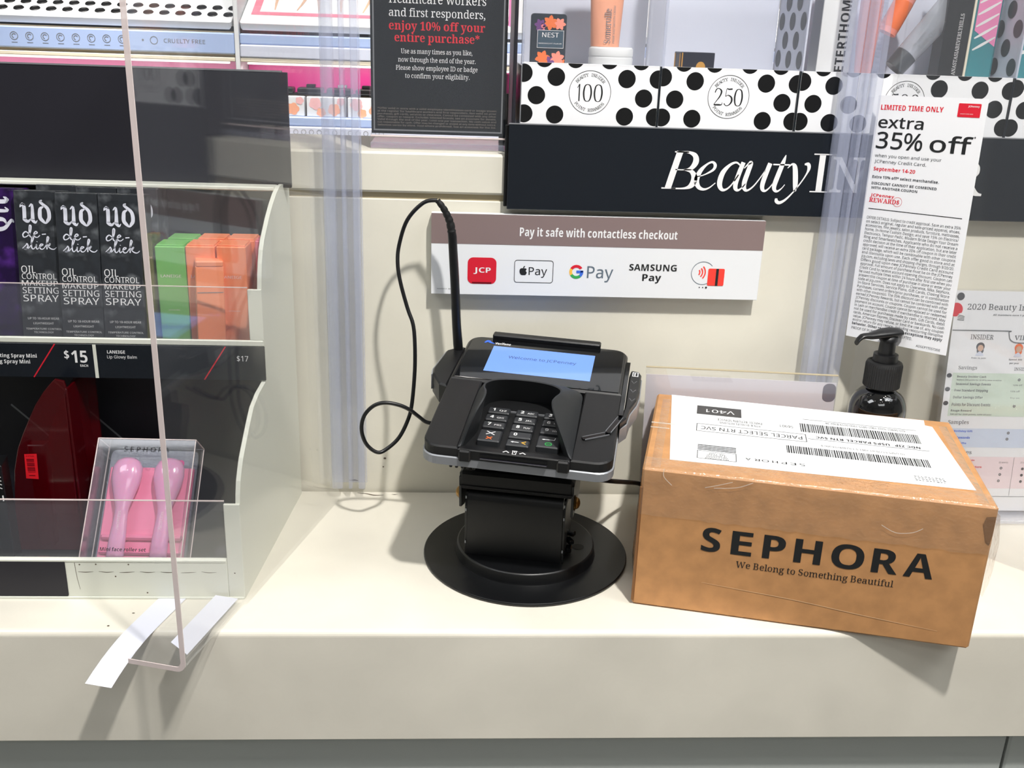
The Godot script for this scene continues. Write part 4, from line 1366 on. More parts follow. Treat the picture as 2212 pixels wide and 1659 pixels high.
func poster() -> void:
	var o := thing("poster_stand", "black offer poster with white and red serif print in a clear stand on the ledge", "poster", Vector3(-0.024, 0.396, -0.045))
	var mb := MB.new()
	mb.box(Vector3(-0.0238, 0.53, -0.0285), Vector3(0.1465, 0.262, 0.0012))
	part(o, "front_pane", mb, M.acrylic)
	mb = MB.new()
	mb.box(Vector3(-0.0238, 0.5365, -0.031), Vector3(0.1435, 0.249, 0.0016))
	var card := part(o, "poster_card", mb, M.sign_black)
	mb = MB.new()
	mb.box(Vector3(-0.0235, 0.4000, -0.052), Vector3(0.146, 0.006, 0.055), 0.0008)
	part(o, "clear_foot", mb, M.acrylic_side)
	mb = MB.new()
	mb.box(Vector3(-0.0235, 0.4094, -0.030), Vector3(0.146, 0.0018, 0.005), 0.0005)
	part(o, "foot_edge", mb, M.acrylic_edge)
	var t := face(Vector3(-0.024, 0.412, -0.0301))
	mb = MB.new()
	mb.frame(-0.0693, 0.0030, 0.0688, 0.245, 0.0016, t, 0.0)
	part(card, "printed_border", mb, M.print_grey)
	mb = MB.new()
	tline(mb, "Healthcare workers", -0.0519, 0.1319, 0.0125, t, 0.0001, "serif", 0.0486, 0.0, 1.0)
	tline(mb, "and first responders,", -0.0520, 0.1189, 0.0112, t, 0.0001, "serif", 0.0480, 0.0, 1.0)
	tline(mb, "Use as many times as you like,", -0.0398, 0.0825, 0.0066, t, 0.0001, "serif", 0.0352)
	tline(mb, "now through the end of the year.", -0.0427, 0.0741, 0.0066, t, 0.0001, "serif", 0.0388)
	tline(mb, "Please show employee ID or badge", -0.0452, 0.0659, 0.0066, t, 0.0001, "serif", 0.0410)
	tline(mb, "to confirm your eligibility.", -0.0355, 0.0579, 0.0066, t, 0.0001, "serif", 0.0327)
	part(card, "lettering", mb, M.print_white)
	mb = MB.new()
	tline(mb, "enjoy 10% off your", -0.0521, 0.1058, 0.0120, t, 0.0001, "serifb", 0.0482, 0.0, 1.0)
	tline(mb, "entire purchase*", -0.0464, 0.0942, 0.0118, t, 0.0001, "serifb", 0.0425, 0.0, 1.0)
	part(card, "red_lettering", mb, M.print_red)
	mb = MB.new()
	var fine := ["*Offer valid in store with a valid employee identification card or badge shown", "at the register for healthcare workers and first responders. Not valid on prior", "purchases, gift cards, services or clearance. Cannot be combined with any other", "offer, coupon or reward. Excludes selected brands; see an associate for details.", "Valid through the end of the year. Limit one per transaction. No cash value and", "not redeemable for cash. Offer may be changed or ended at any time without notice.", "Selection varies by store. Void where prohibited. See an associate for the list."]
	for i in 7:
		tline(mb, fine[i], -0.0650, 0.0255 - 0.0029 * i, 0.0026, t, 0.0001, "sans", 0.0622, 0.0, 6.0)
	part(card, "fine_print", mb, mat("dim_print", rgb(128, 118, 108), 0.6))

# ---- dotted reward bins on the ledge --------------------------------------------------------------
func bins() -> void:
	var spans := [[0.0620, 0.2070, "100"], [0.2080, 0.3548, "250"], [0.3562, 0.5858, "500"], [0.5872, 0.735, "750"]]
	var named := ["leftmost dotted reward bin, numbered 100, beside the black poster", "dotted reward bin numbered 250, second from the left", "wide dotted reward bin behind the hanging coupon", "dotted reward bin at the right end, cut by the picture's edge"]
	for i in 4:
		var x0: float = spans[i][0]
		var x1: float = spans[i][1]
		var cx := (x0 + x1) / 2
		var w := x1 - x0
		var o := thing("reward_bin", named[i], "display bin", Vector3(cx, 0.396, -0.05), "dotted reward bins on the ledge")
		var mb := MB.new()
		mb.box(Vector3(cx, 0.4415, -0.0535), Vector3(w, 0.091, 0.095))
		part(o, "tray_body", mb, M.card_white)
		mb = MB.new()
		mb.box(Vector3(cx, 0.4435, -0.0035), Vector3(w - 0.0012, 0.0945, 0.003), 0.0003)
		var f := part(o, "front_panel", mb, M.paper)
		var t := face(Vector3(x0, 0.4325, -0.0019))
		var dots := [[0.0365, 0.0445], [0.0165, 0.0255], [0.0365, 0.0065], [0.0025, 0.0475], [0.0040, 0.0068], [0.0235, 0.0628], [0.0560, 0.0628]]
		var mir := [[0.0345, 0.0445], [0.0155, 0.0255], [0.0345, 0.0065], [0.0015, 0.0450], [0.0025, 0.0068], [0.0205, 0.0628], [0.0535, 0.0628]]
		if i == 2:
			dots.append_array([[0.055, 0.0255], [0.088, 0.0628], [0.068, 0.0065]])
			mir.append_array([[0.079, 0.0445], [0.060, 0.0255], [0.079, 0.0065], [0.088, 0.0628]])
		mb = MB.new()
		for k in dots.size() + mir.size():
			var d: Array = dots[k] if k < dots.size() else [w - mir[k - dots.size()][0], mir[k - dots.size()][1]]
			var p := PackedVector2Array()
			for s in 28:
				p.append(Vector2(d[0], d[1]) + Vector2(cos(TAU * s / 28), sin(TAU * s / 28)) * 0.0092)
			var cut := Geometry2D.intersect_polygons(p, V2([0.0008, -0.03, w - 0.0008, -0.03, w - 0.0008, 0.0582, 0.0008, 0.0582]))
			if cut.size():
				mb = MB.new()
				mb.poly(cut[0], t)
				part(f, "printed_dot", mb, M.satin_black)
		mb = MB.new()
		var c := Vector2(w / 2, 0.0298)
		mb.arc(c, 0.0219, 0.0005, 0, 360, t, 0.0001, 60)
		tround(mb, "BEAUTY INSIDER", c, 0.0178, 0.0044, 90, 104, t, 0.0001, "serif")
		tround(mb, "POINT REWARDS", c, 0.0178, 0.0044, 270, 104, t, 0.0001, "serif", true)
		var kx := 0.00086
		var num := {"1": [[[0, 13, .5], [2.2, 16.6, .9]], [[2.6, -2.4, 1.5], [2.6, 17.6, 1.5]]],
			"0": [[[5.4, 17.6, .6], [2.2, 15.4, 1.5], [.8, 7.5, 2.0], [2.2, -.3, 1.5], [5.4, -2.4, .6], [8.6, -.3, 1.5], [10, 7.5, 2.0], [8.6, 15.4, 1.5], [5.4, 17.6, .6]]],
			"2": [[[.8, 12.6, 1.2], [2.2, 16.4, 1.2], [5.2, 17.6, .8], [8.6, 14.6, 1.9], [7.4, 9, 1.6], [3.4, 3, .9], [.4, -1.4, .7]], [[.4, -1.7, 1.4], [6, -1.6, 1.8], [10, -1.4, 1.0], [10.6, 1.4, .4]]],
			"5": [[[9.4, 17.4, 1.6], [5, 17, 1.4], [2.4, 17.2, .7], [1.6, 8.4, .7]], [[1.6, 8.4, .6], [5, 10, .9], [9, 7.2, 1.9], [9.4, 2.4, 2.0], [6.4, -1.6, 1.0], [2.6, -2.2, .7], [.4, .2, 1.2]]],
			"7": [[[.4, 17, 1.5], [9.8, 17, 1.5]], [[9.6, 16.6, .7], [5.4, 7, 1.4], [3.4, -2.4, 1.9]]]}
		var adv := {"1": 7.2, "0": 13.2, "2": 12.6, "5": 12.2, "7": 11.6}
		var s: String = spans[i][2]
		var total := 0.0
		for ch in s:
			total += adv[ch]
		var x := c.x - total * kx / 2 + 0.001
		for ch in s:
			strokes(mb, num[ch], t, 0.0001, kx, x / kx, (c.y - 0.0068) / kx)
			x += adv[ch] * kx
		part(f, "printed_seal", mb, M.print_black)
		mb = MB.new()
		mb.box(Vector3(cx, 0.574, -0.1035), Vector3(w, 0.174, 0.003))
		part(o, "back_panel", mb, mat("bin_back", rgb(204, 208, 223), 0.3) if i == 0 else M.bin_back)
		mb = MB.new()
		mb.box(Vector3(cx, 0.5755, -0.0010), Vector3(w, 0.170, 0.002))
		part(o, "clear_front", mb, M.acrylic)
		if i != 2 and i != 3:
			mb = MB.new()
			mb.box(Vector3(x0 + 0.001, 0.5745, -0.052), Vector3(0.002, 0.172, 0.100))
			part(o, "clear_side", mb, M.acrylic)
			mb = MB.new()
			mb.box(Vector3(x0 + 0.001, 0.5745, -0.0012), Vector3(0.0026, 0.172, 0.0028))
			part(o, "clear_edge", mb, M.acrylic_side)
		else:
			mb = MB.new()
			mb.box(Vector3(x0 + 0.001, 0.5745, -0.052), Vector3(0.002, 0.172, 0.100))
			var sd := part(o, "dotted_side", mb, M.bin_back)
			mb = MB.new()
			for q in [-1, 1]:
				var ts := Transform3D(Basis(Vector3(0, 0, q), Vector3.UP, Vector3(-q, 0, 0)), Vector3(x0 + 0.001 - q * 0.0013, 0.489, -0.052))
				for r in 5:
					for cc in (2 if r % 2 else 3):
						mb = MB.new()
						mb.disc(Vector2(-0.037 + 0.037 * cc + (0.0 if r % 2 else 0.0), 0.012 + 0.0195 * r) + Vector2(0.0185 if r % 2 else 0.0, 0), 0.0092, ts, 0, 20)
						part(sd, "printed_dot", mb, M.satin_black)
		if i < 3:
			mb = MB.new()
			mb.box(Vector3(x1 + 0.0005, 0.4435, -0.0030), Vector3(0.0016, 0.094, 0.006))
			part(o, "joint_strip", mb, M.sign_black)
	# black end cheek and what stands behind it
	var e := MB.new()
	e.box(Vector3(0.0555, 0.5255, -0.052), Vector3(0.0035, 0.258, 0.098), 0.0008)
	solo("end_cheek", e, M.header_black, "dark upright board closing the left end of the reward bins", "board", Vector3(0.0555, 0.3965, -0.052))
	var g := thing("lip_oil", "small clear lip oil with a pink cap between the poster and the bins", "lip gloss", Vector3(0.0505, 0.396, -0.118))
	e = MB.new()
	e.lathe(V2([0.0, 0.396, 0.006, 0.396, 0.006, 0.396, 0.006, 0.452, 0.0, 0.452]), Transform3D(Basis.IDENTITY, Vector3(0.0505, 0, -0.118)), 14)
	part(g, "bottle", e, M.satin_black)
	e = MB.new()
	e.lathe(V2([0.0, 0.4525, 0.0062, 0.4525, 0.0062, 0.4525, 0.0062, 0.474, 0.0062, 0.474, 0.0, 0.474]), Transform3D(Basis.IDENTITY, Vector3(0.0505, 0, -0.118)), 14)
	part(g, "cap", e, M.panel_pink)

	# small goods on the bins' decks
	var dk := 0.4872
	var o := thing("perfume_carton", "small dark carton printed with orange flowers in the leftmost bin", "carton", Vector3(0.0895, dk, -0.022))
	var mb := MB.new()
	mb.prism(rrect(0.0715, dk, 0.1085, 0.5385, 0.003, 3), face(Vector3(0, 0, 0)), -0.030, -0.020, 0.0005)
	part(o, "box", mb, mat("deep_slate", rgb(44, 52, 62), 0.25))
	var t := face(Vector3(0.0715, dk, -0.0198))
	mb = MB.new()
	mb.rect(0.0068, 0.0175, 0.0345, 0.0352, t, 0.0004)
	part(o, "label_plate", mb, mat("slate_blue", rgb(62, 84, 100), 0.4))
	mb = MB.new()
	mb.frame(0.0068, 0.0175, 0.0345, 0.0352, 0.0004, t, 0.0006)
	tfit(mb, "NEST", 0.0118, 0.0283, 0.0292, 0.0328, t, 0.0006, "sans")
	tfit(mb, "MIDNIGHT FLEUR", 0.0085, 0.0215, 0.0325, 0.0227, t, 0.0006, "sans", 0.0, 4.0)
	part(o, "lettering", mb, M.print_white)
	for q in [[0.020, 0.0425, 0.0075, "ink_orange", 0.4], [0.030, 0.0415, 0.0062, "ink_coral", 1.0], [0.0095, 0.040, 0.0062, "ink_purple", 2.0], [0.011, 0.0375, 0.0042, "ink_rose", 2.4], [0.013, 0.0075, 0.0078, "ink_orange", 0.2], [0.0285, 0.0075, 0.0076, "ink_coral", 1.4], [0.0205, 0.0045, 0.0052, "ink_purple", 0.9], [0.0345, 0.0035, 0.0035, "ink_orange", 0.1]]:
		mb = MB.new()
		for s in 6:
			var a: float = q[4] + TAU * s / 6
			var tip: Vector2 = Vector2(q[0], q[1]) + Vector2(cos(a), sin(a)) * q[2]
			tip = tip.clamp(Vector2(0.001, 0.0005), Vector2(0.0362, 0.0505))
			mb.stroke([Vector3(q[0], q[1], 0.0008), Vector3((q[0] * 0.4 + tip.x * 0.6), (q[1] * 0.4 + tip.y * 0.6), q[2] * 0.62), Vector3(tip.x, tip.y, 0.0008)], t, 0.0002 + 0.00002 * s, 1.0, 4)
		part(o, "printed_flower", mb, M[q[3]])
	o = thing("cream_tube", "peach tube standing on its wide white cap in the leftmost bin", "tube", Vector3(0.1575, dk, -0.028))
	mb = MB.new()
	mb.lathe(V2([0.0, dk, 0.0232, dk, 0.0232, dk, 0.0235, 0.4965, 0.0228, 0.4975, 0.0228, 0.4985, 0.0235, 0.4995, 0.0232, 0.506, 0.0215, 0.5078, 0.0, 0.5082]), Transform3D(Basis.IDENTITY, Vector3(0.1575, 0, -0.028)), 36)
	part(o, "cap", mb, M.card_white)
	mb = MB.new()
	var rows := []
	for i in 8:
		var f := i / 7.0
		var line := PackedVector3Array()
		for s in 28:
			var a := TAU * s / 28
			line.append(Vector3(0.1505 + cos(a) * lerpf(0.0150, 0.021, f), 0.508 + 0.118 * f, -0.028 - sin(a) * lerpf(0.0145, 0.002, f)))
		rows.append(line)
	mb.grid(rows, true)
	part(o, "body", mb, mat("peach", rgb(238, 168, 138), 0.35))
	mb = MB.new()
	var tv := Transform3D(Basis(Vector3(0, 0.993, -0.118), Vector3.LEFT, Vector3(0, 0.118, 0.993)), Vector3(0.1505, 0.5115, -0.0124))
	tfit(mb, "Somerville", 0.0, -0.0035, 0.034, 0.0035, tv, 0.0, "serif")
	tfit(mb, "PRIME AND SMOOTH CREAM", 0.0, -0.0078, 0.037, -0.0058, tv, 0.0, "sans", 0.0, 4.0)
	part(o, "lettering", mb, M.ink_slate)
	o = thing("navy_carton", "small navy carton with gold trim in the second bin", "carton", Vector3(0.246, dk, -0.022))
	mb = MB.new()
	mb.box(Vector3(0.0, 0.0092, 0.0), Vector3(0.037, 0.0184, 0.022), 0.0006, Basis(Vector3.UP, deg_to_rad(7)))
	org = Vector3.ZERO
	var bxx := part(o, "box", mb, mat("navy", rgb(30, 32, 48), 0.3))
	mb = MB.new()
	var tb := Transform3D(Basis(Vector3.UP, deg_to_rad(7)), Vector3.ZERO) * face(Vector3(0, 0, 0.0112))
	mb.disc(Vector2(0.0035, 0.0035), 0.0052, tb, 0.0, 20, 0.0058)
	mb.rect(-0.0178, 0.0008, -0.0166, 0.0178, tb)
	var ts2 := Transform3D(Basis(Vector3.UP, deg_to_rad(7)), Vector3.ZERO) * Transform3D(Basis(Vector3.BACK, Vector3.UP, Vector3.LEFT), Vector3(-0.0187, 0, 0))
	mb.rect(-0.010, 0.001, -0.006, 0.017, ts2)
	mb.rect(0.006, 0.001, 0.010, 0.017, ts2)
	part(bxx, "gold_print", mb, M.ink_gold)
	o = thing("white_carton", "tall white carton with dark upright lettering, behind the right clear upright", "carton", Vector3(0.3985, dk, -0.03))
	mb = MB.new()
	mb.box(Vector3(0.3955, 0.553, -0.036), Vector3(0.036, 0.1315, 0.03), 0.0006)
	part(o, "box", mb, M.card_white)
	mb = MB.new()
	tfit(mb, "PETERTHOMASROTH", -0.006, -0.0050, 0.128, 0.0050, Transform3D(Basis(Vector3.UP, Vector3.LEFT, Vector3.BACK), Vector3(0.402, dk + 0.001, -0.0208)), 0, "bold")
	part(o, "lettering", mb, M.print_black)
	o = thing("orange_tube", "slim orange tube beside the tall white carton in the wide bin", "tube", Vector3(0.432, dk, -0.03))
	mb = MB.new()
	mb.lathe(V2([0.0, dk, 0.0085, dk, 0.0085, dk, 0.0115, 0.53, 0.0125, 0.62, 0.0, 0.62]), Transform3D(Basis.IDENTITY, Vector3(0.432, 0, -0.03)), 24)
	part(o, "body", mb, M.ink_orange)
	# clear tube leaning over, dark cap down
	var b := Basis(Vector3.BACK, deg_to_rad(-38.0))
	o = turned("clear_tube", "clear squeeze tube leaning on the bin's back, its dark grey cap down", "tube", Transform3D(b, Vector3(0.4660, 0.4955, -0.03)))
	mb = MB.new()
	mb.lathe(V2([0.0, 0.0, 0.0112, 0.0, 0.0112, 0.0, 0.0118, 0.019, 0.0118, 0.019, 0.0, 0.0195]), Transform3D.IDENTITY, 24)
	part(o, "cap", mb, mat("dark_grey", rgb(72, 76, 80), 0.4))
	mb = MB.new()
	rows = []
	for i in 9:
		var f := i / 8.0
		var line := PackedVector3Array()
		for s in 24:
			var a := TAU * s / 24
			line.append(Vector3(cos(a) * lerpf(0.0118, 0.0165, f), 0.0196 + 0.085 * f, -sin(a) * lerpf(0.0112, 0.0014, f)))
		rows.append(line)
	mb.grid(rows, true)
	var cl := glass("grey_clear", Color(0.72, 0.74, 0.78, 0.5), 0.1)
	part(o, "body", mb, cl)
	mb = MB.new()
	var tq := Transform3D(Basis(Vector3(0, 1, 0), Vector3.LEFT, Vector3.BACK), Vector3(0, 0.026, 0.0123))
	tfit(mb, "FAB PHARMA", 0.0, 0.004, 0.018, 0.0062, tq, 0.0, "sans", 0.0, 3.0)
	tfit(mb, "Face Cleanser", 0.004, -0.004, 0.040, 0.0014, tq, 0.0, "sans", 0.0, 3.0)
	part(o, "lettering", mb, M.print_grey)
	b = Basis(Vector3.BACK, deg_to_rad(-24.0))
	o = turned("orange_vial", "small orange vial lying in the wide bin above the clear tube", "vial", Transform3D(b, Vector3(0.4620, 0.5315, -0.055)))
	mb = MB.new()
	mb.lathe(V2([0.0, 0.0, 0.0105, 0.0, 0.0105, 0.0, 0.0105, 0.05, 0.006, 0.054, 0.0, 0.054]), Transform3D.IDENTITY, 20)
	part(o, "body", mb, M.ink_coral)
	mb = MB.new()
	mb.lathe(V2([0.0106, 0.006, 0.0107, 0.006, 0.0107, 0.006, 0.0107, 0.036, 0.0106, 0.036]), Transform3D.IDENTITY, 20)
	part(o, "label_band", mb, M.ink_orange)
	o = thing("black_slim_carton", "tall slim black carton with white upright lettering right of the clear tube", "carton", Vector3(0.5265, dk, -0.03))
	mb = MB.new()
	mb.box(Vector3(0.5245, 0.553, -0.033), Vector3(0.0275, 0.1315, 0.024), 0.0005)
	part(o, "box", mb, M.satin_black)
	mb = MB.new()
	tfit(mb, "ANASTASIABEVERLYHILLS", 0.0, -0.0020, 0.062, 0.0020, Transform3D(Basis(Vector3.UP, Vector3.LEFT, Vector3.BACK), Vector3(0.5275, dk + 0.004, -0.0208)), 0, "serif", 0.0, 2.0)
	part(o, "lettering", mb, M.print_white)
	mb = MB.new()
	mb.box(Vector3(0.5398, 0.553, -0.033), Vector3(0.0024, 0.1315, 0.024))
	part(o, "pale_edge", mb, M.shelf_cream)
	o = thing("bright_pouch", "teal and pink printed pouch at the right end of the wide bin", "pouch", Vector3(0.572, dk, -0.05))
	mb = MB.new()
	mb.prism(rrect(0.5515, dk, 0.5825, 0.615, 0.003, 3), face(Vector3(0, 0, -0.05)), -0.008, 0.006, 0.003)
	part(o, "pouch", mb, M.ink_teal)
	t = face(Vector3(0.5515, dk, -0.0438))
	mb = MB.new()
	mb.poly(V2([0.003, 0.05, 0.028, 0.034, 0.028, 0.124, 0.003, 0.124]), t)
	part(o, "pink_panel", mb, M.panel_rose)
	mb = MB.new()
	for k in 6:
		mb.stroke([Vector3(0.004, 0.03 + 0.012 * k, 0.0016), Vector3(0.014, 0.036 + 0.012 * k, 0.003), Vector3(0.027, 0.044 + 0.012 * k, 0.0016)], t, 0.0002)
	part(o, "printed_swirl", mb, M.print_white)
	o = thing("bright_pouch", "flat teal pouch with a white print in the bin cut by the picture's right edge", "pouch", Vector3(0.615, dk, -0.05))
	mb = MB.new()
	mb.prism(rrect(0.594, dk, 0.640, 0.60, 0.003, 3), face(Vector3(0, 0, -0.05)), -0.008, 0.006, 0.003)
	part(o, "pouch", mb, M.ink_teal)
	mb = MB.new()
	for k in 5:
		mb.stroke([Vector3(0.597, dk + 0.02 + 0.016 * k, 0.002), Vector3(0.615, dk + 0.03 + 0.016 * k, 0.004), Vector3(0.637, dk + 0.022 + 0.016 * k, 0.002)], face(Vector3(0, 0, -0.0438)))
	part(o, "printed_swirl", mb, M.print_white)

# ---- paper coupon on the right screen ----------------------------------------------------------------
func coupon() -> void:
	var b := Basis(Vector3(0.6899, 0.0307, 0.7232), Vector3(0.0076, 0.9987, -0.0497), Vector3(-0.7238, 0.0398, 0.6888))
	var o := turned("paper_coupon", "tall white paper coupon with large black discount lettering, hanging on the right screen", "coupon", Transform3D(b.orthonormalized(), Vector3(0.4746, 0.3419, 0.058)))
	var mb := MB.new()
	mb.box(Vector3(0, 0, -0.0002), Vector3(0.1114, 0.2591, 0.0003))
	part(o, "paper", mb, M.paper)
	var t := face(Vector3(0, 0, 0.0002))
	mb = MB.new()
	tfit(mb, "LIMITED TIME ONLY", -0.0515, 0.1152, 0.0135, 0.1203, t, 0, "bold")
	tfit(mb, "September 14-20", -0.0503, 0.0516, -0.0056, 0.0568, t, 0, "bold")
	tfit(mb, "JCPenney", -0.0497, 0.0247, -0.0238, 0.0288, t, 0, "bold")
	tfit(mb, "REWARD$", -0.0505, 0.0192, -0.0176, 0.0246, t, 0, "serifb")
	mb.arc(Vector2(-0.0196, 0.0224), 0.0048, 0.0003, 0, 360, t, 0, 30)
	mb.poly(rrect(0.0278, 0.1115, 0.0497, 0.1247, 0.0008, 2), t)
	part(o, "red_print", mb, M.print_red)
	mb = MB.new()
	tfit(mb, "JCPenney", 0.0372, 0.1207, 0.0482, 0.1229, t, 0.0002, "bold", 0.0006, 2.0)
	tfit(mb, "CREDIT CARD 2020", 0.0305, 0.1142, 0.0430, 0.1150, t, 0.0002, "sans", 0.0, 4.0)
	part(o, "card_lettering", mb, M.print_white)
	mb = MB.new()
	tfit(mb, "extra", -0.0520, 0.0968, -0.0042, 0.1078, t, 0, "medium")
	tfit(mb, "35%", -0.0515, 0.0757, -0.0025, 0.0930, t, 0, "medium")
	tfit(mb, "off", 0.0052, 0.0757, 0.0475, 0.0930, t, 0, "medium")
	tfit(mb, "*", 0.0478, 0.0915, 0.0494, 0.0936, t, 0, "bold")
	mb.rect(-0.0500, 0.0124, 0.0490, 0.0131, t)
	part(o, "lettering", mb, M.print_black)
	mb = MB.new()
	tfit(mb, "when you open and use your", -0.0509, 0.0660, 0.0193, 0.0703, t, 0, "sans")
	tfit(mb, "JCPenney Credit Card.", -0.0506, 0.0600, 0.0047, 0.0643, t, 0, "sans")
	tfit(mb, "Extra 15% off* select merchandise.", -0.0505, 0.0449, 0.0204, 0.0480, t, 0, "bold")
	tfit(mb, "DISCOUNT CANNOT BE COMBINED", -0.0503, 0.0383, 0.0190, 0.0409, t, 0, "bold")
	tfit(mb, "WITH ANOTHER COUPON", -0.0502, 0.0337, -0.0003, 0.0363, t, 0, "bold")
	tfit(mb, "ADSEPTTEST20E", 0.0232, -0.1265, 0.0490, -0.1240, t, 0, "sans")
	part(o, "grey_lettering", mb, mat("soft_black", rgb(62, 64, 70), 0.6))
	mb = MB.new()
	var lines := ["OFFER DETAILS: Subject to credit approval. Save an extra 35%", "on select original, regular and sale-priced apparel, shoes,", "accessories, fine jewelry, salon products, furniture, mattresses,", "home, In-Home Custom Design; and save 15% on Electrics/", "Electronics, Tempur-Pedic, Modern Bride Design Your Dream", "Ring and Smartwatches. Applicants who do not receive a", "credit decision at the time of their application, but are later", "approved, will receive an extra 20% off coupon in their credit", "card package, which will be combinable with other coupons", "and discounts upon use. Each offer good in store and at", "jcp.com, excluding taxes and shipping charges, through 9/20/20.", "Offers good upon new JCPenney Credit Card account", "approval. Full amount of purchase must be on the JCPenney", "Credit Card to receive account-opening discount. Coupon can", "be used multiple times within 24 hours after first use when you", "present this coupon at time of purchase in store or enter your", "code at jcp.com. Does not apply to Clearance, Nike, Sephora,", "In-Store Services, Service Plans, Gift Cards, Closing Store", "Purchases, current orders/prior purchases, or in combination", "with other coupon(s). The 35% discount can be combined with", "earned JCPenney Rewards, but cannot be combined with other", "JCPenney discounts or coupons. Coupon cannot be used for", "payment on account. Coupon cannot be replaced or redeemed", "in cash or merchandise credit if merchandise is returned. May", "not be used for purchases made by cash, Gift Cards, debit", "cards, American Express, Discover Card or bankcards. No cash", "value. JCPenney may refuse, or limit the use of, any coupon", "and/or return for any reason, including reoccurring disruptive", "behavior. Other restrictions and exceptions may apply"]
	for i in lines.size():
		tline(mb, lines[i], -0.0504, 0.0018 - 0.00418 * i, 0.0041, t, 0, "bold" if i == 28 else "sans", 0.0493, 0.0, 5.0)
	tline(mb, "PROOF OF PURCHASE MAY BE ACCEPTED.", -0.0504, -0.1204, 0.0042, t, 0, "sans", 0.0181, 0.0, 5.0)
	part(o, "fine_print", mb, M.soft_black)

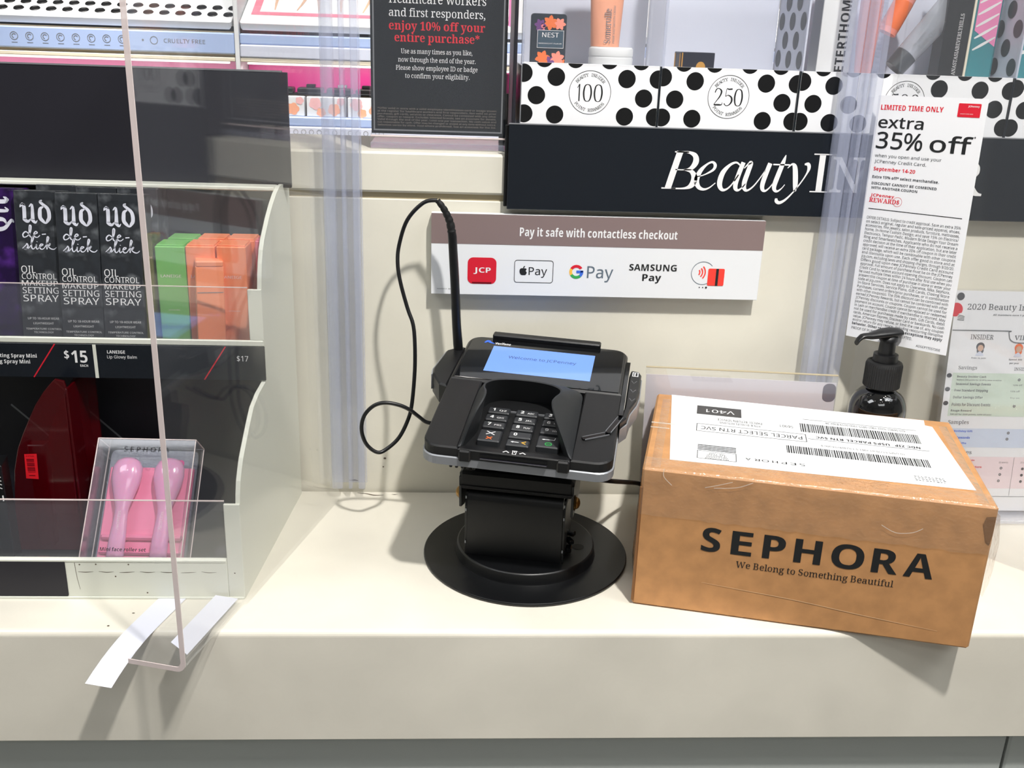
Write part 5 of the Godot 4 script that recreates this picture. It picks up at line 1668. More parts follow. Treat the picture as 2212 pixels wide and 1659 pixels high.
# ---- chart in a clear stand at the right ---------------------------------------------------------------
func brochure() -> void:
	var ey := Vector3(0, 0.2665, -0.03).normalized()
	var at := Transform3D(Basis(Vector3.RIGHT, ey, Vector3.RIGHT.cross(ey)), Vector3(0.552, 0.0, 0.05))
	var o := turned("chart_stand", "white benefits chart in a clear leaning stand, right of the parcel", "brochure", at)
	var mb := MB.new()
	mb.box(Vector3(0.111, 0.1365, 0.0004), Vector3(0.216, 0.259, 0.0006))
	var paper := part(o, "chart_sheet", mb, M.paper)
	mb = MB.new()
	mb.box(Vector3(0.111, 0.134, 0.0022), Vector3(0.222, 0.268, 0.0018))
	part(o, "front_pane", mb, M.acrylic)
	mb = MB.new()
	mb.box(Vector3(0.111, 0.134, -0.0018), Vector3(0.222, 0.268, 0.0018))
	part(o, "back_pane", mb, M.acrylic)
	mb = MB.new()
	mb.box(Vector3(0.118, 0.0032, 0.010), Vector3(0.222, 0.004, 0.03), 0.0006, Basis(Vector3.RIGHT, deg_to_rad(6.4)))
	part(o, "clear_foot", mb, M.acrylic_side)
	var t := face(Vector3(0, 0, 0.0008))
	mb = MB.new()
	mb.rect(0.0105, 0.1215, 0.2, 0.1722, t)
	part(paper, "mint_panel", mb, M.ink_mint)
	mb = MB.new()
	mb.rect(0.0105, 0.0842, 0.2, 0.1068, t)
	part(paper, "sky_panel", mb, M.ink_sky)
	mb = MB.new()
	mb.rect(0.0105, 0.0345, 0.2, 0.0730, t)
	part(paper, "blush_panel", mb, M.ink_blush)
	mb = MB.new()
	tfit(mb, "2020 Beauty Insider Benefits", 0.0175, 0.2428, 0.150, 0.2518, t, 0.0001, "serif")
	tfit(mb, "INSIDER", 0.0255, 0.2112, 0.0522, 0.2166, t, 0.0001, "serif")
	tfit(mb, "VIB", 0.0766, 0.2112, 0.0905, 0.2164, t, 0.0001, "serif")
	tfit(mb, "ROUGE", 0.116, 0.2112, 0.139, 0.2164, t, 0.0001, "serif")
	tfit(mb, "Savings", 0.0162, 0.1752, 0.0378, 0.1806, t, 0.0001, "serif")
	tfit(mb, "INSIDER", 0.0815, 0.1758, 0.100, 0.1795, t, 0.0001, "serif")
	tfit(mb, "Samples", 0.0125, 0.1108, 0.0368, 0.1166, t, 0.0001, "serif")
	tfit(mb, "Services", 0.0165, 0.0760, 0.0450, 0.0808, t, 0.0001, "serif")
	mb.disc(Vector2(0.0082, 0.2594), 0.0044, t, 0.0001)
	for y in [0.1690, 0.1530, 0.1366]:
		mb.disc(Vector2(0.0066, y), 0.0030, t, 0.0001, 18, 0.0026)
	for y in [0.0588, 0.0511, 0.0433]:
		mb.disc(Vector2(0.1085, y), 0.0017, t, 0.0001, 12)
	for k in 4:
		mb.stroke([Vector3(0.0075, 0.2388 - 0.0018 * k, 0.0007), Vector3(0.0152, 0.2368 - 0.0014 * k, 0.0007)], t, 0.0003, 1, 1, true)
	part(paper, "lettering", mb, M.soft_black)
	mb = MB.new()
	for q in [["Beauty Insider Cash", 0.0159, 0.1662, 0.0499, 0.1692], ["Redeem 500 points for 10 off in store or online", 0.0160, 0.1630, 0.0684, 0.1648], ["Seasonal Savings Events", 0.0155, 0.1572, 0.0566, 0.1607], ["Free Standard Shipping", 0.0150, 0.1496, 0.0543, 0.1534], ["Dollar Savings Offer", 0.0144, 0.1414, 0.0490, 0.1453], ["Points for Discount Events", 0.0139, 0.1334, 0.0593, 0.1371], ["Rouge Reward", 0.0136, 0.1260, 0.0379, 0.1294], ["100 off for 2500 points, valid all year", 0.0133, 0.1224, 0.0624, 0.1244], ["All members earn 1 point per dollar", 0.0479, 0.2378, 0.108, 0.2404], ["Free to join", 0.0296, 0.1885, 0.0463, 0.1906], ["Spend 350", 0.0735, 0.1872, 0.089, 0.1896], ["per year", 0.0748, 0.1828, 0.086, 0.1850]]:
		tfit(mb, q[0], q[1], q[2], q[3], q[4], t, 0.0002, "bold", 0.0, 3.0)
	for q in [[0.0890, 0.1651], [0.0876, 0.1340], [0.0853, 0.1020], [0.0848, 0.0947], [0.0827, 0.0595], [0.0823, 0.0517], [0.0817, 0.0439]]:
		mb.arc(Vector2(q[0], q[1]), 0.0011, 0.0012, 0, 360, t, 0.0002, 12)
	for q in [["10% off", 0.0825, 0.1578], ["15% off", 0.0806, 0.1505], ["Try us", 0.0812, 0.1425], ["20 events", 0.0790, 0.0655], ["25 events", 0.105, 0.0655]]:
		tfit(mb, q[0], q[1], q[2], q[1] + 0.0112, q[2] + 0.0020, t, 0.0002, "sans", 0.0, 3.0)
	part(paper, "grey_lettering", mb, M.print_grey)
	mb = MB.new()
	tfit(mb, "Free Birthday Gift", 0.0120, 0.1018, 0.0425, 0.1048, t, 0.0002, "bold", 0.0, 3.0)
	tfit(mb, "Trade Rewards", 0.0120, 0.0946, 0.0404, 0.0975, t, 0.0002, "bold", 0.0, 3.0)
	tfit(mb, "Holiday Gifts", 0.0120, 0.0876, 0.0370, 0.0904, t, 0.0002, "bold", 0.0, 3.0)
	part(paper, "blue_lettering", mb, M.ink_blue)
	mb = MB.new()
	tfit(mb, "Beauty Cards", 0.0262, 0.0672, 0.0498, 0.0698, t, 0.0002, "bold", 0.0, 3.0)
	tfit(mb, "Classes and More", 0.0262, 0.0594, 0.0592, 0.0620, t, 0.0002, "bold", 0.0, 3.0)
	part(paper, "rose_lettering", mb, M.print_red)
	mb = MB.new()
	mb.disc(Vector2(0.0045, 0.2445), 0.0078, t, 0.0001)
	part(paper, "red_dot", mb, M.print_red)
	mb = MB.new()
	mb.disc(Vector2(0.0114, 0.2365), 0.0044, t, 0.0002)
	part(paper, "striped_dot", mb, M.print_white)
	mb = MB.new()
	mb.stroke([Vector3(0.0035, 0.2212, 0.0012), Vector3(0.0668, 0.2212, 0.0012), Vector3(0.0690, 0.2200, 0.0012), Vector3(0.0702, 0.2150, 0.0012), Vector3(0.0722, 0.2110, 0.0012), Vector3(0.0790, 0.2080, 0.0012), Vector3(0.0960, 0.2080, 0.0012)], t, 0.0002, 1, 3)
	mb.rect(0.0965, 0.0257, 0.0969, 0.0725, t, 0.0002)
	mb.rect(0.012, 0.0245, 0.2, 0.0250, t, 0.0002)
	part(paper, "printed_rule", mb, M.print_grey)
	# two small printed heads
	for q in [[0.0384, 0.2028, "soft_black"], [0.0832, 0.2022, "ink_orange"]]:
		mb = MB.new()
		mb.disc(Vector2(q[0], q[1]), 0.0049, t, 0.0001)
		mb.disc(Vector2(q[0] + 0.0003, q[1] - 0.0046), 0.0040, t, 0.0001)
		part(paper, "printed_hair", mb, M[q[2]])
		mb = MB.new()
		mb.disc(Vector2(q[0] + 0.0002, q[1] - 0.0016), 0.0034, t, 0.0003, 20, 0.0037)
		part(paper, "printed_face", mb, M.ink_tan)
		mb = MB.new()
		mb.stroke([Vector3(q[0], q[1] - 0.0055, 0.002), Vector3(q[0], q[1] - 0.0088, 0.0085), Vector3(q[0], q[1] - 0.0105, 0.0095)], t, 0.0002, 1, 3)
		part(paper, "printed_dress", mb, M.strip_pale)

# ---- clear holder with a blank sheet, behind the parcel ---------------------------------------------------
func sign_holder() -> void:
	var x := Vector3(0.2045, 0.004, 0.033).normalized()
	var y := Vector3(-0.004, 1, 0.0).normalized()
	y = (y - x * x.dot(y)).normalized()
	var o := turned("sheet_holder", "clear holder with the blank back of a sheet, standing behind the parcel", "sign holder", Transform3D(Basis(x, y, x.cross(y)), Vector3(0.2145, 0.0, 0.0298)))
	var mb := MB.new()
	mb.box(Vector3(0.1045, 0.0865, 0.0018), Vector3(0.209, 0.171, 0.0016))
	part(o, "front_pane", mb, M.acrylic)
	mb = MB.new()
	mb.box(Vector3(0.1045, 0.1722, 0.0006), Vector3(0.209, 0.0008, 0.004))
	part(o, "top_edge", mb, M.wall_groove)
	mb = MB.new()
	mb.box(Vector3(0.1045, 0.0822, 0.0002), Vector3(0.2075, 0.1622, 0.0008))
	var s := part(o, "sheet", mb, mat("blank_sheet", rgb(222, 218, 224), 0.5))
	var t := face(Vector3(0, 0, 0.0008))
	mb = MB.new()
	mb.arc(Vector2(0.112, 0.1075), 0.020, 0.015, 0, 360, t, 0.0, 40)
	part(s, "grey_ring", mb, mat("ring_grey", rgb(196, 188, 180), 0.5))
	mb = MB.new()
	mb.poly(rrect(0.1945, 0.1415, 0.2085, 0.1625, 0.006, 5), t, 0.0001)
	part(s, "dark_spot", mb, mat("spot_grey", rgb(112, 108, 120), 0.5))
	mb = MB.new()
	mb.box(Vector3(0.1045, 0.002, 0.0018), Vector3(0.209, 0.003, 0.0055), 0.0006)
	part(o, "clear_foot", mb, M.acrylic_side)

func bottle() -> void:
	var p := Vector3(0.4637, 0, 0.07)
	var o := thing("pump_bottle", "glossy black pump bottle standing between the parcel and the low wall", "bottle", p)
	var t := Transform3D(Basis.IDENTITY, p)
	var mb := MB.new()
	mb.lathe(V2([0.0, 0.0, 0.027, 0.0, 0.0295, 0.002, 0.0303, 0.006, 0.0303, 0.139, 0.0298, 0.1455, 0.0282, 0.1515, 0.0252, 0.1575, 0.0212, 0.162, 0.0168, 0.1648, 0.0152, 0.1662, 0.0150, 0.170, 0.0, 0.170]), t, 48)
	var black := mat("bottle_black", rgb(10, 11, 13), 0.06)
	black.clearcoat_enabled = true
	black.clearcoat = 1.0
	black.clearcoat_roughness = 0.03
	part(o, "body", mb, black)
	mb = MB.new()
	var rows := []
	for q in [[0.0182, 0.1675], [0.0190, 0.1685], [0.0190, 0.1925], [0.0182, 0.1955], [0.0160, 0.1962]]:
		var line := PackedVector3Array()
		for s in 96:
			var a := TAU * s / 96
			var r: float = q[0] + (0.00045 if s % 2 and q[1] > 0.168 and q[1] < 0.195 else 0.0)
			line.append(p + Vector3(r * cos(a), q[1], -r * sin(a)))
		rows.append(line)
	mb.loft(rows)
	part(o, "collar", mb, M.matt_black)
	mb = MB.new()
	mb.lathe(V2([0.0, 0.196, 0.0132, 0.196, 0.0132, 0.196, 0.0128, 0.2045, 0.0128, 0.2045, 0.0088, 0.2048, 0.0088, 0.2048, 0.0083, 0.219, 0.0083, 0.219, 0.0095, 0.2195, 0.0095, 0.2195, 0.0088, 0.2265, 0.0, 0.2265]), t, 28)
	part(o, "stem", mb, M.satin_black)
	# pump head: a flat thumb pad that runs out into the drooping spout
	mb = MB.new()
	var dir := Vector3(-0.97, 0, 0.24)
	var side := Vector3(0.24, 0, 0.97)
	var rings := []
	for q in [[-0.0175, 0.2285, 0.004, 0.0022], [-0.0155, 0.2288, 0.0088, 0.0036], [-0.008, 0.2288, 0.0105, 0.0046], [0.002, 0.2283, 0.0100, 0.0048], [0.012, 0.2270, 0.0076, 0.0044], [0.020, 0.2258, 0.0056, 0.0036], [0.027, 0.2262, 0.0048, 0.0030], [0.031, 0.2255, 0.0044, 0.0028], [0.0345, 0.2225, 0.0040, 0.0027], [0.0365, 0.2190, 0.0036, 0.0025]]:
		var line := PackedVector3Array()
		for s in 14:
			var a := TAU * s / 14
			line.append(p + dir * (q[0] + 0.0035) + Vector3(0, q[1] + sin(a) * q[3], 0) + side * cos(a) * q[2])
		rings.append(line)
	mb.grid(rings, true)
	mb.fan(rings[0], true)
	mb.fan(rings[-1], false)
	part(o, "pump_head", mb, M.satin_black)

# ---- parcel -----------------------------------------------------------------------------------------------
func parcel() -> void:
	var ex := Vector3(0.969, 0, 0.2471)
	var ez := Vector3(-0.2471, 0, 0.969)
	var W := 0.309
	var H := 0.1446
	var D := 0.208
	var o := turned("parcel", "brown cardboard parcel with black lettering and a white label, overhanging the counter's edge", "parcel", Transform3D(Basis(ex, Vector3.UP, ez).orthonormalized(), Vector3(0.1725, 0, 0.243) + ex * W / 2 - ez * D / 2))
	var kraft := mat("cardboard", rgb(198, 145, 94), 0.62)
	var tex := noise_tex(21, 0.012, 0.90, 1.03, 5)
	mottled(kraft, tex, 6.0)
	var mb := MB.new()
	mb.box(Vector3(0, H / 2 + 0.0002, 0), Vector3(W, H, D), 0.0022)
	part(o, "carton", mb, kraft)
	var t := face(Vector3(-W / 2, 0, D / 2 + 0.0004))
	mb = MB.new()
	for q in [["S", 59.4, 67.0, 78.2, 92.0], ["E", 86.6, 67.4, 107.0, 91.6], ["P", 115.2, 67.6, 136.8, 91.6], ["H", 143.2, 67.4, 169.2, 91.6], ["O", 175.9, 66.9, 206.8, 92.0], ["R", 211.8, 67.3, 236.4, 91.5], ["A", 239.6, 67.2, 267.0, 91.4]]:
		var gap: float = (q[3] - q[1]) * 0.04
		tfit(mb, q[0], (q[1] + gap) / 1000, q[2] / 1000, (q[3] - gap) / 1000, q[4] / 1000, t, 0, "bold")
	tfit(mb, "We Belong to Something Beautiful", 0.0936, 0.0522, 0.2344, 0.0612, t, 0, "serif", 0.0, 0.6)
	part(o, "lettering", mb, M.print_black, "black printed lettering")
	mb = MB.new()
	strokes(mb, [[[64, 33.7, .3], [110, 30.6, .6], [153, 27.6, .7], [215, 21.0, .7], [279, 15.3, .3]]], t, 0, 0.001)
	part(o, "scratch", mb, mat("scratch_pale", rgb(214, 176, 134), 0.6))
	mb = MB.new()
	mb.box(Vector3(-W / 2 + 0.0004, 0.065, D / 2 - 0.0004), Vector3(0.0022, 0.12, 0.0022))
	part(o, "corner_crease", mb, mat("crease_brown", rgb(128, 88, 52), 0.8))
	mb = MB.new()
	mb.poly(V2([0.2985, 0.1275, 0.3035, 0.1105, 0.3070, 0.1085, 0.3080, 0.118, 0.3078, 0.136, 0.3000, 0.1345]), t, 0.0003)
	part(o, "dent", mb, M.crease_brown)
	# label
	var tt := Transform3D(Basis(Vector3.RIGHT, Vector3.FORWARD, Vector3.UP), Vector3(-W / 2, H + 0.0004, D / 2))
	mb = MB.new()
	mb.prism(V2([0.0235, 0.0245, 0.2965, 0.0310, 0.2868, 0.186, 0.2800, 0.1885, 0.2815, 0.2035, 0.0160, 0.2062]), tt, 0.0, 0.0003)
	var label := part(o, "shipping_label", mb, mat("label_white", rgb(244, 245, 247), 0.4))
	var tp := tt.translated_local(Vector3(0, 0, 0.0005))
	var tu := tp * Transform3D(Basis(Vector3.LEFT, Vector3.DOWN, Vector3.BACK), Vector3.ZERO)
	mb = MB.new()
	mb.rect(0.0448, 0.1543, 0.0912, 0.1800, tp)
	part(label, "black_block", mb, mat("block_grey", rgb(58, 58, 60), 0.4))
	mb = MB.new()
	tfit(mb, "V401", -0.0842, -0.1705, -0.0545, -0.1612, tu, 0.0002, "sans")
	part(label, "block_lettering", mb, M.print_white)
	mb = MB.new()
	tfit(mb, "PARCEL RETURN SERVICE", -0.112, -0.1462, -0.0665, -0.1400, tu, 0, "sans", 0.0, 2.0)
	tfit(mb, "RTN & BOWLES RETURNS", -0.110, -0.1372, -0.0690, -0.1322, tu, 0, "sans", 0.0, 2.0)
	tfit(mb, "56901", -0.1432, -0.1466, -0.1300, -0.1400, tu, 0, "sans")
	mb.frame(0.0456, 0.1052, 0.1546, 0.1262, 0.0007, tp)
	tfit(mb, "PARCEL SELECT RTN SVC", -0.1505, -0.1195, -0.0500, -0.1108, tu, 0, "sans", 0.0, 1.5)
	mb.rect(0.1545, 0.1690, 0.2680, 0.1697, tp)
	mb.rect(0.1562, 0.1146, 0.2715, 0.1153, tp)
	tfit(mb, "420 56901 9202 1901 0015 1990 0019 8302 38", -0.2567, -0.1665, -0.1772, -0.1615, tu, 0, "sans", 0.0, 4.0)
	tfit(mb, "USPS PARCEL RTN SVC", -0.2350, -0.1238, -0.1640, -0.1182, tu, 0, "bold", 0.0, 2.0)
	tfit(mb, "NDC ZIP", -0.2640, -0.1238, -0.2400, -0.1182, tu, 0, "bold", 0.0, 2.0)
	var rng := RandomNumberGenerator.new()
	rng.seed = 7
	for q in [[0.1505, 0.2690, 0.1325, 0.1565], [0.1335, 0.2662, 0.0722, 0.0912]]:
		var x: float = q[0]
		while x < q[1] - 0.0012:
			var w := rng.randf_range(0.0005, 0.0014)
			mb.rect(x, q[2], minf(x + w, q[1]), q[3], tp)
			x += w + rng.randf_range(0.0005, 0.0012)
	tfit(mb, "TO USPS 51770 01 2001 5 1 02409714 000 9", -0.2465, -0.1015, -0.1675, -0.0975, tu, 0, "sans", 0.0, 4.0)
	for k in 4:
		mb.rect(0.0483, 0.0570 + 0.0036 * k, 0.0850, 0.0586 + 0.0036 * k, tp)
	mb.frame(0.0483, 0.0352, 0.0852, 0.0548, 0.0006, tp)
	for k in 5:
		tfit(mb, ["NO POSTAGE", "NECESSARY", "IF MAILED", "IN THE", "UNITED STATES"][k], -0.0780 + 0.001 * k, -0.0388 - 0.0033 * k, -0.0556 + 0.001 * k * -1, -0.0362 - 0.0033 * k, tu, 0, "sans", 0.0, 3.0)
	var sx := 0.1485
	for ch in "SEPHORA":
		var wch := 0.0052 if ch != "O" else 0.0066
		tfit(mb, ch, -sx, -0.0482, -sx + wch, -0.0428, tu, 0, "sans", 0.0, 1.5)
		sx -= 0.0083
	for k in 4:
		for j in 9:
			mb.rect(0.2460 + 0.0031 * j, 0.0390 + 0.0030 * k, 0.2460 + 0.0031 * j + 0.0023 - 0.0006 * ((j + k) % 3), 0.0400 + 0.0030 * k, tp)
	part(label, "printing", mb, M.print_black)
	# clear packing tape, wrinkled: over the front edge and loose at both ends
	glass("packing_crease", Color(0.96, 0.93, 0.88, 0.5), 0.12)
	var film := glass("packing_tape", Color(0.93, 0.88, 0.80, 0.05), 0.09)
	var wr := noise_tex(5, 0.02, 0.0, 1.0, 3)
	bumped(film, wr, 5.0, 14.0)
	rng.seed = 12
	mb = MB.new()
	var rows := []
	for i in 9:
		var line := PackedVector3Array()
		for j in 40:
			var x := lerpf(-W / 2 + 0.001, W / 2 - 0.001, j / 39.0)
			var wob := rng.randf_range(0.0002, 0.0009)
			if i < 5:
				line.append(Vector3(x, 0.098 + 0.0112 * i + rng.randf_range(-0.001, 0.001), D / 2 + 0.0006 + wob * 0.6))
			else:
				line.append(Vector3(x, H + 0.0010 + wob * 0.7, D / 2 - 0.0012 - 0.0075 * (i - 5)))
		rows.append(line)
	mb.grid(rows)
	part(o, "packing_tape", mb, film)
	for sgn in [-1, 1]:
		mb = MB.new()
		rows = []
		for i in 9:
			var line := PackedVector3Array()
			for j in 16:
				var z: float = lerpf(D / 2 - 0.001, -D / 2 + 0.02, j / 15.0) * 1.0
				var out := rng.randf_range(0.0008, 0.0038) * (0.5 + 0.5 * sin(i * 0.7)) + 0.0006
				if sgn > 0:
					out += 0.0035 * sin(PI * minf(1.0, i / 7.0)) * (1.0 if j < 6 else 0.3)
				if i < 7:
					line.append(Vector3(sgn * (W / 2 + out), (0.055 if sgn > 0 else 0.03) + (H - (0.055 if sgn > 0 else 0.03)) * i / 6.6, z))
				else:
					line.append(Vector3(sgn * (W / 2 - 0.008 * (i - 6)), H + 0.0012 + out * 0.25, z))
			if sgn > 0:
				line.reverse()
			rows.append(line)
		mb.grid(rows)
		part(o, "packing_tape", mb, film)
	for q in [[[0.058, 0.1325], [0.070, 0.1365], [0.082, 0.141]], [[0.066, 0.133], [0.086, 0.136], [0.100, 0.1425]], [[0.020, 0.147], [0.020, 0.139], [0.028, 0.131]], [[0.215, 0.116], [0.228, 0.110], [0.242, 0.112], [0.250, 0.117]]]:
		var l := []
		for p in q:
			l.append(Vector3(p[0], p[1], 0.0007))
		mb = MB.new()
		mb.stroke(l, t, 0.0016, 1.0, 4)
		part(o, "tape_crease", mb, M.packing_crease)
	for q in [[0.024, -0.012, 0.0016], [0.019, 0.001, 0.001]]:
		mb = MB.new()
		mb.box(Vector3(-W / 2 + q[0] / 2, H + 0.0008, q[1]), Vector3(q[0], 0.0008, q[2]))
		part(o, "tape_crease", mb, M.packing_crease)

# ---- payment terminal on its swivel stand ------------------------------------------------------------------
func sculpt(p: PackedVector2Array, z: Array, ins: Array) -> Array:
	var rings := []
	for i in z.size():
		var r := MB.inset(p, ins[i]) if ins[i] != 0.0 else p
		var line := PackedVector3Array()
		for q in r:
			line.append(Vector3(q.x, q.y, z[i]))
		rings.append(line)
	return rings

# a block whose top follows the height h(v) = a + b * v, its top edge chamfered
func wedge(mb: MB, p: PackedVector2Array, n0: float, h: Callable, ch := 0.0012) -> void:
	var r := MB.inset(p, ch)
	var m := p.size()
	for i in m:
		var j := (i + 1) % m
		var a := Vector3(p[i].x, p[i].y, n0)
		var b := Vector3(p[j].x, p[j].y, n0)
		var c := Vector3(p[j].x, p[j].y, h.call(p[j]) - ch)
		var d := Vector3(p[i].x, p[i].y, h.call(p[i]) - ch)
		mb.quad(a, b, c, d)
		mb.quad(d, c, Vector3(r[j].x, r[j].y, h.call(r[j])), Vector3(r[i].x, r[i].y, h.call(r[i])))
	var idx := Geometry2D.triangulate_polygon(r)
	for k in range(0, idx.size(), 3):
		var a := r[idx[k]]
		var b := r[idx[k + 1]]
		var c := r[idx[k + 2]]
		if (b - a).cross(c - a) < 0:
			var s := b
			b = c
			c = s
		mb.tri(Vector3(a.x, a.y, h.call(a)), Vector3(b.x, b.y, h.call(b)), Vector3(c.x, c.y, h.call(c)))

func terminal() -> void:
	# stand: disc, raised turntable, bent bracket; axes turned by the bracket's yaw
	var yaw := deg_to_rad(-11.8)
	var sb := Basis(Vector3.UP, yaw)
	var s := turned("terminal_stand", "black swivel stand with a round base plate and a bent bracket under the payment terminal", "stand", Transform3D(sb, Vector3(0.075, 0, 0.1436)))
	var mb := MB.new()
	mb.lathe(V2([0.0, 0.0003, 0.1060, 0.0003, 0.1060, 0.0003, 0.1069, 0.0012, 0.1069, 0.0026, 0.1060, 0.0036, 0.1060, 0.0036, 0.0, 0.0036]), Transform3D.IDENTITY, 96)
	part(s, "base_plate", mb, M.satin_black)
	mb = MB.new()
	mb.lathe(V2([0.0735, 0.0036, 0.0730, 0.0050, 0.0722, 0.0135, 0.0718, 0.0148, 0.0705, 0.0155, 0.0705, 0.0155, 0.0, 0.0155]), Transform3D.IDENTITY, 80)
	var ring := part(s, "turntable", mb, M.satin_black)
	mb = MB.new()
	mb.disc(Vector2(0.0560, -0.004), 0.0062, Transform3D(Basis(Vector3.RIGHT, Vector3.FORWARD, Vector3.UP), Vector3(0, 0.0157, 0)), 0, 18)
	part(ring, "screw_hole", mb, M.gloss_black)
	# lower bracket: a folded plate, front face with side cheeks
	mb = MB.new()
	var prof := PackedVector3Array()
	for q in [[0.0430, 0.0158], [0.0440, 0.030], [0.0440, 0.072], [0.0432, 0.0785], [0.0405, 0.0835], [0.036, 0.0862], [0.030, 0.087], [-0.030, 0.087]]:
		prof.append(Vector3(0, q[1], q[0]))
	var sm := smooth_path(prof, 3)
	var rows := []
	for q in sm:
		rows.append(PackedVector3Array([Vector3(-0.0545, q.y, q.z), Vector3(0.0415, q.y, q.z)]))
	mb.grid(rows)
	var inner := []
	for q in sm:
		var d := Vector3(0, q.y - 0.05, q.z - 0.0)
		inner.append(PackedVector3Array([Vector3(0.0415, q.y - 0.002, q.z - 0.0022), Vector3(-0.0545, q.y - 0.002, q.z - 0.0022)]))
	mb.grid(inner)
	part(s, "bracket_plate", mb, M.satin_black)
	for x in [-0.0560, 0.0430]:
		mb = MB.new()
		mb.prism(V2([-0.034, 0.0157, 0.0425, 0.0157, 0.0435, 0.07, 0.040, 0.084, -0.034, 0.087]), Transform3D(Basis(Vector3.BACK, Vector3.UP, Vector3.LEFT), Vector3(x, 0, 0)), -0.0012, 0.0012, 0.0004)
		part(s, "bracket_cheek", mb, M.satin_black)
		mb = MB.new()
		for y in [0.030, 0.066, 0.080]:
			mb.box(Vector3(x, y, 0.0443), Vector3(0.0012, 0.0028, 0.0008))
		part(s, "worn_edge", mb, M.silver_plastic)
	# hood that carries the terminal, hung on two brass-headed bolts
	mb = MB.new()
	mb.box(Vector3(-0.0055, 0.1000, 0.004), Vector3(0.1140, 0.0200, 0.090), 0.003)
	mb.box(Vector3(-0.0055, 0.118, 0.0), Vector3(0.098, 0.020, 0.07), 0.002)
	part(s, "hood", mb, M.matt_black)
	for x in [-0.0615, 0.0505]:
		mb = MB.new()
		mb.prism(V2([-0.04, 0.095, -0.03, 0.066, 0.030, 0.0655, 0.046, 0.070, 0.0485, 0.104, -0.04, 0.108]), Transform3D(Basis(Vector3.BACK, Vector3.UP, Vector3.LEFT), Vector3(x, 0, 0)), -0.0012, 0.0012, 0.0004)
		part(s, "hood_cheek", mb, M.satin_black)
	mb = MB.new()
	mb.box(Vector3(-0.0055, 0.0948, 0.0492), Vector3(0.113, 0.0016, 0.0018), 0.0006)
	part(s, "hood_edge", mb, M.satin_black)
	for q in [[-0.0625, -1.0], [0.0520, 1.0]]:
		mb = MB.new()
		var tb := Transform3D(Basis(Vector3(0, 1, 0), Vector3(q[1], 0, 0), Vector3(0, 1, 0).cross(Vector3(q[1], 0, 0))), Vector3(q[0], 0.0815, 0.036))
		mb.lathe(V2([0.0075, 0.0, 0.0078, 0.0012, 0.0078, 0.0012, 0.0064, 0.0014, 0.0060, 0.0026, 0.0046, 0.0044, 0.0024, 0.0054, 0.0, 0.0057]), tb, 20)
		part(s, "bolt", mb, M.brass, "brass domed bolt")
	mb = MB.new()
	for k in 3:
		mb.box(Vector3(0.0475, 0.020 + 0.006 * k, 0.018 - 0.006 * k), Vector3(0.006, 0.005, 0.010), 0.001, Basis(Vector3.UP, 0.6 * k))
	part(s, "cable_tie", mb, M.gloss_black)

	# the terminal: u to the right, v to the back, n up from the glass
	var eu := Vector3(0.9787, -0.0217, 0.2042)
	var ev := Vector3(0.2053, 0.1246, -0.9707)
	var b := Basis(eu, ev, eu.cross(ev)).orthonormalized()
	var o := turned("payment_terminal", "black card payment terminal with a blue screen, keypad shield and silver rim", "payment terminal", Transform3D(b, Vector3(0.0759, 0.1796, 0.15)))
	var out := rrect(-0.0905, -0.1015, 0.0885, 0.1315, 0.016, 6)
	mb = MB.new()
	mb.loft(sculpt(out, [-0.0370, -0.0340, -0.0290], [0.016, 0.009, 0.0022]))
	part(o, "underside", mb, M.matt_black)
	mb = MB.new()
	for k in 5:
		mb.box(Vector3(-0.062 + 0.0055 * k, -0.0955, -0.0305), Vector3(0.0028, 0.004, 0.0055), 0.0006)
	part(o, "vent_rib", mb, M.satin_black)
	mb = MB.new()
	mb.loft(sculpt(out, [-0.0295, -0.0282, -0.0202, -0.0190], [0.0018, 0.0, 0.0, 0.0016]))
	part(o, "silver_rim", mb, M.silver_plastic, "silver plastic rim")
	var grain := noise_tex(9, 0.25, 0.0, 1.0, 2, 256)
	var shell := mat("grained_black", rgb(14, 15, 17), 0.5)
	bumped(shell, grain, 2.0, 60.0)
	var shield := mat("shield_grey", rgb(30, 33, 36), 0.55)
	bumped(shield, grain, 1.2, 60.0)
	mb = MB.new()
	mb.loft(sculpt(out, [-0.0192, -0.0150], [0.0012, 0.0030]))
	var bed := part(o, "key_bed", mb, shell)
	# shoulders and head block
	var slope := func(q: Vector2) -> float:
		return -0.0005 + (q.y - 0.022) * 0.072 if q.y < 0.022 else -0.0005
	var lo := 0.0014
	var lp := PackedVector2Array([Vector2(-0.0555, 0.022), Vector2(-0.0893, 0.022)])
	for k in 7:
		var a := deg_to_rad(180 + 90.0 * k / 6)
		lp.append(Vector2(-0.0733 + 0.016 * cos(a), -0.0843 + 0.016 * sin(a)))
	lp.append(Vector2(-0.0548, -0.1003))
	mb = MB.new()
	wedge(mb, lp, -0.0192, slope, lo)
	part(o, "shoulder", mb, shell)
	var rp := PackedVector2Array([Vector2(0.0500, 0.022), Vector2(0.0492, -0.1003)])
	for k in 7:
		var a := deg_to_rad(270 + 90.0 * k / 6)
		rp.append(Vector2(0.0713 + 0.016 * cos(a), -0.0843 + 0.016 * sin(a)))
	rp.append(Vector2(0.0873, 0.022))
	mb = MB.new()
	wedge(mb, rp, -0.0192, slope, lo)
	part(o, "shoulder", mb, shell)
	var hp := PackedVector2Array([Vector2(-0.0893, 0.0215), Vector2(0.0873, 0.0215)])
	for q in [[0.0713, 0.1143, 0], [-0.0733, 0.1143, 90]]:
		for k in 7:
			var a := deg_to_rad(q[2] + 90.0 * k / 6)
			hp.append(Vector2(q[0] + 0.016 * cos(a), q[1] + 0.016 * sin(a)))
	mb = MB.new()
	mb.prism(hp, Transform3D.IDENTITY, -0.0192, 0.0, 0.0022)
